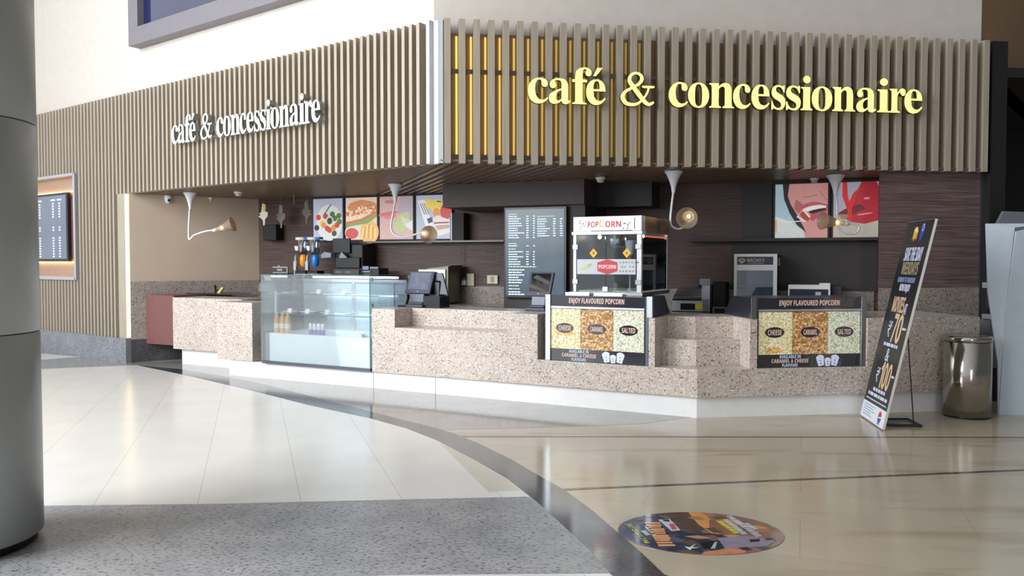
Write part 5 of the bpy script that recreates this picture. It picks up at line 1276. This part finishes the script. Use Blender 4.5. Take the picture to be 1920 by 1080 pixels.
# soffit cameras and smoke detectors
def dome(px, py, lab, r=0.06, kind=0):
    p = onz(px, py, ZS); fr = Frame((p.x, p.y), 0)
    t = Thing('dome_camera' if kind else 'smoke_detector', lab, 'security camera' if kind else 'smoke detector', fr, (0, 0, ZS))
    if kind:
        t.part('base', MB(M_WHITE).lathe([(0.0001, 0), (r, 0), (r * 1.02, -0.02), (r * 0.95, -0.045)], (0, 0, ZS), 24))
        b = t.part('dome', MB(M_WHITE).lathe([(r * 0.93, -0.045), (r * 0.85, -0.08), (r * 0.55, -0.115), (0.0001, -0.125)], (0, 0, ZS), 24))
        t.part('lens', MB(M_BLACK).ball((r * 0.5, -r * 0.55, ZS - 0.08), 0.022), parent=b)
    else:
        t.part('base', MB(M_WHITE).lathe([(0.0001, 0), (r, 0), (r, -0.025), (r * 0.9, -0.03)], (0, 0, ZS), 24))
        t.part('sensor', MB(mat('detector_grey', (190, 190, 188), 0.5)).lathe([(r * 0.75, -0.03), (r * 0.75, -0.05), (r * 0.55, -0.065), (0.0001, -0.07)], (0, 0, ZS), 24))
dome(315, 366, 'white dome camera on the soffit, left of the leftmost pendant lamp', 0.055, 1)
dome(447, 359, 'white smoke detector on the soffit, right of the leftmost pendant lamp', 0.06)
dome(395, 370, 'small greyish detector on the soffit right behind the leftmost pendant lamp', 0.04)
dome(1126, 332, 'white smoke detector on the soffit above the popcorn machine', 0.058)
dome(1527, 333.5, 'small pale detector on the soffit above the smiling mouth picture', 0.05)

# ================================================================== SIGN BOARD
SB = Frame((3.386, 7.73), -98.76)
t = Thing('standing_sign_board', 'tall leaning black promotional board with ₹70 and ₹100 prices, beside the counter', 'sign board', SB, (0.35, 0, 0))
BWd, BH = 0.697, 1.905
X = Matrix.Translation((0, 0, 0.012)) @ Matrix.Rotation(-math.atan(0.41 / 1.86), 4, 'X')
mb = MB(mat('board_white_edge', (200, 198, 190), 0.5)); mb.X = X; mb.box(0, BWd, 0.0, 0.022, 0, BH)
bd = t.part('board', mb)
mb = MB(mat('poster_black', (34, 33, 36), 0.35)); mb.X = X; mb.box(0.002, BWd - 0.002, -0.002, 0.0, 0.16, BH - 0.002)
mb.m(mat('poster_white', (226, 232, 240), 0.4)).box(0.002, BWd - 0.002, -0.002, 0.0, 0.002, 0.16)
Z = lambda f: BH * (1 - f)
WT = mat('poster_print_white', (206, 214, 236), 0.5); GD = mat('poster_print_gold', (214, 186, 150), 0.5); KH = mat('poster_print_khaki', (158, 148, 118), 0.5); BL = mat('poster_print_blue', (132, 152, 196), 0.5)
def tx(s_, f, h, a, b, m, shear=0.0): mb.m(m).text(bold(s_), a * BWd, b * BWd, Z(f) - h / 2, Z(f) + h / 2, -0.002, 0.0012, shear)
tx('SAVE THE SDAY', .165, .13, .2, .86, WT); tx('WEEKDAYS', .235, .12, .22, .84, KH)
tx('MONDAY TO THURSDAY', .292, .05, .18, .84, BL)
tx('NOW ENJOY', .335, .085, .32, .72, WT)
tx('MOVIES', .415, .15, .22, .68, GD); tx('AT', .432, .10, .70, .80, WT)
tx('7', .53, .27, .44, .60, GD); tx('0', .53, .27, .62, .80, GD); tx('₹', .54, .15, .27, .40, WT)
mb.m(WT).words(.82 * BWd, Z(.525), .14 * BWd, .02, -0.002)
for f, a, b in ((.615, .25, .85),): mb.m(WT).words(a * BWd, Z(f), (b - a) * BWd, .03, -0.002)
tx('&', .665, .12, .44, .58, WT)
tx('1', .765, .25, .42, .52, GD); tx('0', .765, .25, .54, .68, GD); tx('0', .765, .25, .70, .84, GD); tx('₹', .772, .14, .26, .38, WT)
mb.m(WT).words(.86 * BWd, Z(.755), .11 * BWd, .02, -0.002)
mb.words(.28 * BWd, Z(.845), .5 * BWd, .03, -0.002).words(.12 * BWd, Z(.872), .8 * BWd, .03, -0.002).words(.08 * BWd, Z(.898), .86 * BWd, .012, -0.002)
mb.m(mat('poster_small_blue', (140, 160, 200), 0.5))
for i in range(5): mb.words(.08 * BWd, 0.135 - i * 0.024, (.5, .42, .5, .35, .4)[i] * BWd, .008, -0.002)
cx, cz = .80 * BWd, 0.085
mb.m(mat('logo_red', (206, 50, 60), 0.5)).poly([(cx + 0.045 * math.cos(a), cz + 0.05 * math.sin(a)) for a in [math.pi * k / 12 + 0.15 for k in range(13)]], -0.002, 0.0015)
mb.m(mat('logo_blue', (50, 84, 176), 0.5)).poly([(cx + 0.045 * math.cos(a), cz - 0.012 + 0.05 * math.sin(a)) for a in [math.pi + math.pi * k / 12 + 0.1 for k in range(13)]], -0.002, 0.0015)
mb.m(mat('poster_small_blue', (140, 160, 200))).words(cx - 0.05, 0.018, 0.1, 0.012, -0.002)
# emblem pair at the top
gx, gz = .42 * BWd, Z(.055)
mb.m(mat('emblem_gold', (214, 172, 70), 0.4)).disc(gx, gz + 0.0, .055, .05, -0.002, .0015).poly([(gx - .05, gz - .02), (gx - .06, gz - .08), (gx - .03, gz - .05), (gx - .01, gz - .09), (gx + .02, gz - .05), (gx + .05, gz - .08), (gx + .05, gz - .01)], -0.002, .0014)
mb.m(mat('emblem_cream', (240, 226, 170), 0.4)).disc(gx - .02, gz + .02, .018, .02, -0.0035, .001).disc(gx + .025, gz + .01, .016, .02, -0.0035, .001)
gx = .66 * BWd
mb.m(mat('emblem_blue', (50, 70, 170), 0.4)).disc(gx, gz - .005, .042, .085, -0.002, .0015, 24, -8).m(mat('emblem_pale', (190, 200, 240), 0.4)).disc(gx + 0.003, gz + .035, .028, .035, -0.0035, .001).m(MATS['emblem_blue']).disc(gx + .003, gz + .035, .018, .024, -0.0045, .001)
t.part('poster', mb, parent=bd, label='black poster with white and gold lettering')
mb = MB(M_BLACK)
ft = onz(1722, 797)
def sbl(px, py):
    g = onz(px, py); dx, dy = g.x - SB.o.x, g.y - SB.o.y
    return (SB.c * dx + SB.s * dy, -SB.s * dx + SB.c * dy, 0.012)
a_, b_, c_, d_ = sbl(1664, 788), sbl(1703, 788), sbl(1728, 801), sbl(1662, 798)
mb.tube([a_, b_], 0.010, 8).tube([b_, c_], 0.010, 8).tube([d_, c_], 0.012, 8)
q = sbl(1713, 797)
mb.tube([(q[0], q[1], 0.012), (0.42 * BWd, 0.295, 1.25)], 0.006, 6)
t.part('stand', mb, label='thin black wire stand')

# ================================================================== LITTER BIN
BN = Frame((4.41, 7.72), 0)
t = Thing('litter_bin', 'round brushed steel litter bin by the end of the counter', 'bin', BN, (0, 0, 0))
rb = 0.212
M_BIN = mat('bin_steel', (186, 180, 174), 0.14, 1.0)
t.part('drum', MB(M_BIN).lathe([(0.0001, 0.02), (rb, 0.02), (rb, 0.725), (rb * 0.97, 0.727)], (0, 0, 0), 48))
t.part('base_ring', MB(M_BLACK).lathe([(0.0001, 0.001), (rb * 0.97, 0.001), (rb * 0.97, 0.02), (rb * 0.9, 0.02)], (0, 0, 0), 32))
t.part('lid', MB(M_BIN).lathe([(rb * 0.98, 0.732), (rb * 1.01, 0.735), (rb * 1.01, 0.772), (rb * 0.96, 0.782), (rb * 0.7, 0.784), (0.0001, 0.780)], (0, 0, 0), 48))
t.part('seam', MB(M_BLACK).lathe([(rb * 0.985, 0.7255), (rb * 0.985, 0.7335)], (0, 0, 0), 48))

# ================================================================== WHITE PANEL STAND, RIGHT EDGE
pA = onz(1873, 778); 
PN = Frame((pA.x, pA.y), 2)
t = Thing('white_folded_panel', 'tall white folded display panel standing at the right edge', 'display panel', PN, (0.3, 0, 0))
PWm = mat('panel_white', (196, 208, 220), 0.45)
zt_ = 1.87
mb = MB(PWm)
TL = PN.at(1860, 418, 0.0); 
th = 0.02
def shell(pts, off):
    n = len(pts); a = [Vector(p) for p in pts]; b = [p + Vector((0, off, 0)) for p in a]
    mb.add(a + b, [tuple(range(n)), tuple(range(2 * n - 1, n - 1, -1))] + [(i, n + i, n + (i + 1) % n, (i + 1) % n) for i in range(n)])
shell([(0.0, 0, 0), (0.5, 0, 0), (0.5, -0.02, zt_), (0.12, -0.02, zt_ - 0.08), (0.04, 0.0, 0.9)], 0.015)
t.part('front_sheet', mb)
mb = MB(PWm)
shell([(0.0, 0.012, 0.0), (0.04, 0.012, 0.9), (0.14, 0.03, zt_ - 0.04), (0.5, 0.03, zt_), (TL[0], 0.09, zt_), (TL[0] + 0.02, 0.07, 1.2), (0.0, 0.03, 0.5)], 0.015)
t.part('rear_sheet', mb)
t = Thing('grey_service_desk', 'grey service desk in the dark lobby behind the white panel', 'desk', PN, (0.5, 1.0, 0))
GD_ = mat('desk_grey', (112, 116, 124), 0.5); GD2 = mat('desk_pale', (150, 158, 160), 0.5)
def onp(px, py, y): return PN.at(px, py, y)
a = onp(1857, 600, 0.7); b = onp(1920, 690, 0.7)
t.part('body', MB(GD_).box(a[0], 1.6, 0.7, 0.89, b[1], a[1]).m(M_DARK).box(a[0] + 0.05, 1.6, 0.75, 0.88, 0, b[1]))
a = onp(1857, 590, 0.65); t.part('ledge', MB(GD2).box(a[0], 1.6, 0.62, 0.8, a[1] - 0.05, a[1] + 0.0), bev=0.004)
a = onp(1858, 530, 0.65); t.part('upper_ledge', MB(GD2).box(a[0], a[0] + 0.2, 0.62, 0.8, a[1] - 0.06, a[1]), bev=0.004)
t.part('upright', MB(M_CHAR).box(a[0] + 0.05, a[0] + 0.1, 0.7, 0.8, 1.0, 1.30))
a = onp(1863, 396, 0.9); b = onp(1863, 419, 0.9)
t.part('top_panel', MB(GD_).prism([(a[0], b[1] - 0.1), (1.6, b[1] - 0.1), (1.6, a[1] - 0.03), (a[0] + 0.12, a[1])], 0.9, 0.95, 'y'), label='sloping grey panel')
t.part('post', MB(M_CHAR).box(a[0] + 0.3, a[0] + 0.36, 0.95, 1.0, 0, b[1]))

# ================================================================== COLUMN
CC = Vector((-2.925, 4.166, 0)); CRd = 0.40
M_COL = mat('column_grey_cladding', (160, 162, 160), 0.38, 0.1, var=0.03, vscale=2)
t = Thing('round_column', 'large round grey clad column at the left edge, standing on grey granite', 'column', Frame((CC.x, CC.y), 0), (0, 0, 0))
prof = []
def seg(z0, z1): return [(CRd - 0.006, z0), (CRd, z0 + 0.004), (CRd, z1 - 0.004), (CRd - 0.006, z1)]
t.part('recessed_base', MB(M_DARK).lathe([(0.0001, 0.0035), (CRd - 0.03, 0.0035), (CRd - 0.03, 0.05)], (0, 0, 0), 64))
for z0, z1 in ((0.05, 1.124), (1.128, 2.225), (2.229, 3.33), (3.334, 6.0)):
    t.part('cladding_ring', MB(M_COL).lathe([(0.0001, z0)] + seg(z0, z1) + [(0.0001, z1)], (0, 0, 0), 72))

# ================================================================== FLOOR STICKER
sc_c = onz(1313, 1000.5)
l_, r_ = onz(1160, 1001), onz(1468, 1001); tp, bt = onz(1300, 961), onz(1300, 1041.5)
RX, RY = (r_.x - l_.x) / 2, (tp.y - bt.y) / 2
cen = Vector(((l_.x + r_.x) / 2, (tp.y + bt.y) / 2))
ST = Frame((cen.x, cen.y), 0)
t = Thing('floor_sticker', 'large oval printed promotional sticker on the beige floor beside the dark arc', 'floor sticker', ST, (0, 0, 0.003))
def ell(fx, fy, rx, ry, rot=0, n=40):
    r = math.radians(rot); o_ = []
    for i in range(n):
        a = 2 * math.pi * i / n; u, v = rx * math.cos(a), ry * math.sin(a)
        o_.append((fx + u * math.cos(r) - v * math.sin(r), fy + u * math.sin(r) + v * math.cos(r)))
    return o_
def clip_ell(poly):
    q = poly
    for i in range(40):
        a = 2 * math.pi * i / 40; px_, py_ = RX * math.cos(a), RY * math.sin(a)
        nx_, ny_ = -math.cos(a) / RX, -math.sin(a) / RY
        q = clip(q, (px_ * 0.985, py_ * 0.985), (nx_, ny_))
        if len(q) < 3: return []
    return q
zst = 0.0030
SM = lambda n, c, v=0.15: mat('floor_print_' + n, c, 0.14, var=v, vscale=9, coat=0.6)
mb = MB(SM('brown', (146, 112, 96))).prism(ell(0, 0, RX, RY, 0, 64), 0.0004, zst)
def lay(poly, m, k):
    q = clip_ell(poly)
    if len(q) >= 3: mb.m(m).prism(q, zst, zst + 0.00025 * k)
X_ = lambda px, py: (onz(px, py).x - cen.x, onz(px, py).y - cen.y)
def L_(pts, m, k): lay([X_(*p) for p in pts], m, k)
L_([(1150, 955), (1290, 955), (1300, 985), (1330, 1010), (1330, 1045), (1150, 1045)], SM('navy', (62, 74, 96)), 1)
L_([(1235, 955), (1300, 955), (1335, 990), (1300, 1000), (1240, 985)], SM('umber', (92, 74, 66)), 2)
L_([(1285, 955), (1310, 958), (1345, 985), (1370, 1000), (1340, 1004), (1310, 985)], SM('flame', (224, 160, 92)), 3)
L_([(1330, 975), (1350, 985), (1372, 1001), (1350, 1003), (1330, 992)], SM('flame2', (150, 104, 80)), 4)
L_([(1262, 1000), (1330, 1001), (1390, 1008), (1400, 1018), (1345, 1032), (1300, 1042), (1250, 1040)], SM('car_dark', (50, 60, 78)), 5)
rs = random.Random(3)
for i in range(46):
    px_, py_ = rs.uniform(1165, 1460), rs.uniform(964, 1040); L0 = rs.uniform(8, 26); sl = rs.uniform(0.15, 0.5)
    if px_ < 1300: n_, c_ = rs.choice((('p1', (84, 98, 120)), ('p2', (48, 58, 80)), ('p3', (104, 82, 72)))) if py_ > 985 or px_ < 1235 else rs.choice((('p3', (104, 82, 72)), ('p4', (120, 90, 76))))
    elif py_ > 1012: n_, c_ = rs.choice((('p5', (92, 92, 110)), ('p6', (176, 120, 96)), ('p7', (60, 60, 74))))
    else: n_, c_ = rs.choice((('p8', (176, 128, 92)), ('p9', (128, 98, 84)), ('p10', (204, 150, 96)), ('p11', (110, 84, 72))))
    L_([(px_ - L0, py_ - L0 * sl * .5), (px_, py_ - L0 * sl * .5 - 1.6), (px_ + L0, py_ + L0 * sl * .5), (px_, py_ + L0 * sl * .5 + 1.2)], SM(n_, c_), 5.2 + i * 0.02)
L_([(1345, 1010), (1400, 1006), (1455, 1014), (1440, 1024), (1360, 1030)], SM("figure", (150, 142, 160)), 6.6)
L_([(1310, 1046), (1320, 1036), (1370, 1030), (1400, 1034), (1390, 1046)], SM('sand', (206, 140, 104)), 7)
L_([(1405, 1013), (1425, 1012), (1424, 1017), (1407, 1018)], SM('hair', (60, 44, 44)), 8)
L_([(1434, 1011), (1452, 1010), (1454, 1015), (1436, 1014)], SM('hair2', (66, 70, 66)), 8)
mb.m(SM('wheel', (30, 36, 46))).prism([X_(a, b) for a, b in [(1312, 1022), (1322, 1017), (1338, 1017), (1346, 1023), (1338, 1031), (1322, 1031)]], zst, zst + 0.0023)
mb.m(SM('tyre', (176, 190, 186))).prism([X_(a, b) for a, b in [(1340, 1018), (1345, 1018), (1341, 1030), (1332, 1031)]], zst, zst + 0.0025)
mb.m(SM('glint', (210, 236, 246))).prism([X_(a, b) for a, b in [(1284, 1026), (1293, 1028), (1305, 1021), (1298, 1028), (1312, 1028), (1297, 1030), (1294, 1033), (1290, 1030)]], zst, zst + 0.0023)
st = t.part('print', mb)
# lettering laid along a slanted baseline (starts far, runs towards the near right)
def laid(mb, s_, a_px, b_px, hgt, k, m, shear=0.0):
    a, b = Vector(X_(*a_px)), Vector(X_(*b_px)); d = b - a; Lg = d.length; d.normalize(); n = Vector((-d.y, d.x))
    vs, fs = glyphs(s_)
    ax_ = min(p[0] for p in vs); bx_ = max(p[0] for p in vs); az = min(p[1] for p in vs); bz = max(p[1] for p in vs)
    mb.m(m); out = []
    for p in vs:
        u = (p[0] - ax_) / (bx_ - ax_) * Lg; v = (p[1] - az) / (bz - az) * hgt
        q = a + d * (u + shear * v) + n * v; out.append((q.x, q.y, zst + 0.0003 * k))
    mb.add(out, [f for f in fs])
def strokes(mb, a_px, b_px, hgt, k, m, n_):
    a, b = Vector(X_(*a_px)), Vector(X_(*b_px)); d = b - a; Lg = d.length; d.normalize(); n = Vector((-d.y, d.x))
    mb.m(m); u = 0.0; stp = Lg / n_
    for i in range(n_):
        w_ = stp * random.uniform(0.55, 0.85); h1_ = hgt * random.uniform(0.85, 1.0)
        p0_, p1_, p2_, p3_ = a + d * u, a + d * (u + w_), a + d * (u + w_) + n * h1_, a + d * u + n * h1_
        mb.prism([tuple(p) for p in (p0_, p1_, p2_, p3_)], zst + 0.0018, zst + 0.0003 * k); u += stp
LM = MB(SM('yellow', (226, 224, 84), 0.03))
laid(LM, bold('JULY 27-SAT, 7 PM'), (1171, 984), (1206, 1021), 0.038, 9, SM('yellow', (226, 224, 84), 0.03), 0.0)
OR = SM('orange', (232, 170, 120), 0.2)
a0_, b0_ = (1208, 981), (1236, 1027)
strokes(LM, a0_, b0_, 0.09, 9, OR, 11)
WH = SM('white', (206, 212, 226), 0.03)
strokes(LM, (1201, 997), (1212, 1006), 0.03, 9, WH, 4)
strokes(LM, (1209, 989), (1224, 1006), 0.022, 9, WH, 8)
LM.m(WH).prism([X_(a, b) for a, b in [(1234, 976), (1256, 975), (1276, 996), (1259, 997)]], zst + 0.0018, zst + 0.0026)
LM.m(SM('red', (214, 92, 96), 0.1)).prism([X_(a, b) for a, b in [(1254, 984), (1263, 984), (1270, 994), (1260, 995)]], zst + 0.0018, zst + 0.0029)
LM.m(SM('navy2', (26, 34, 60), 0.1)).prism([X_(a, b) for a, b in [(1242, 976), (1254, 976), (1256, 980), (1245, 979)]], zst + 0.0018, zst + 0.0029)
strokes(LM, (1344, 979), (1378, 1002), 0.032, 9, SM('yellow', (226, 224, 84)), 9)
strokes(LM, (1355, 976), (1392, 1004), 0.036, 9, WH, 12)
strokes(LM, (1362, 969), (1420, 1009), 0.036, 9, WH, 15)
strokes(LM, (1394, 983), (1416, 995), 0.03, 9, WH, 6)
t.part('lettering', LM, parent=st)
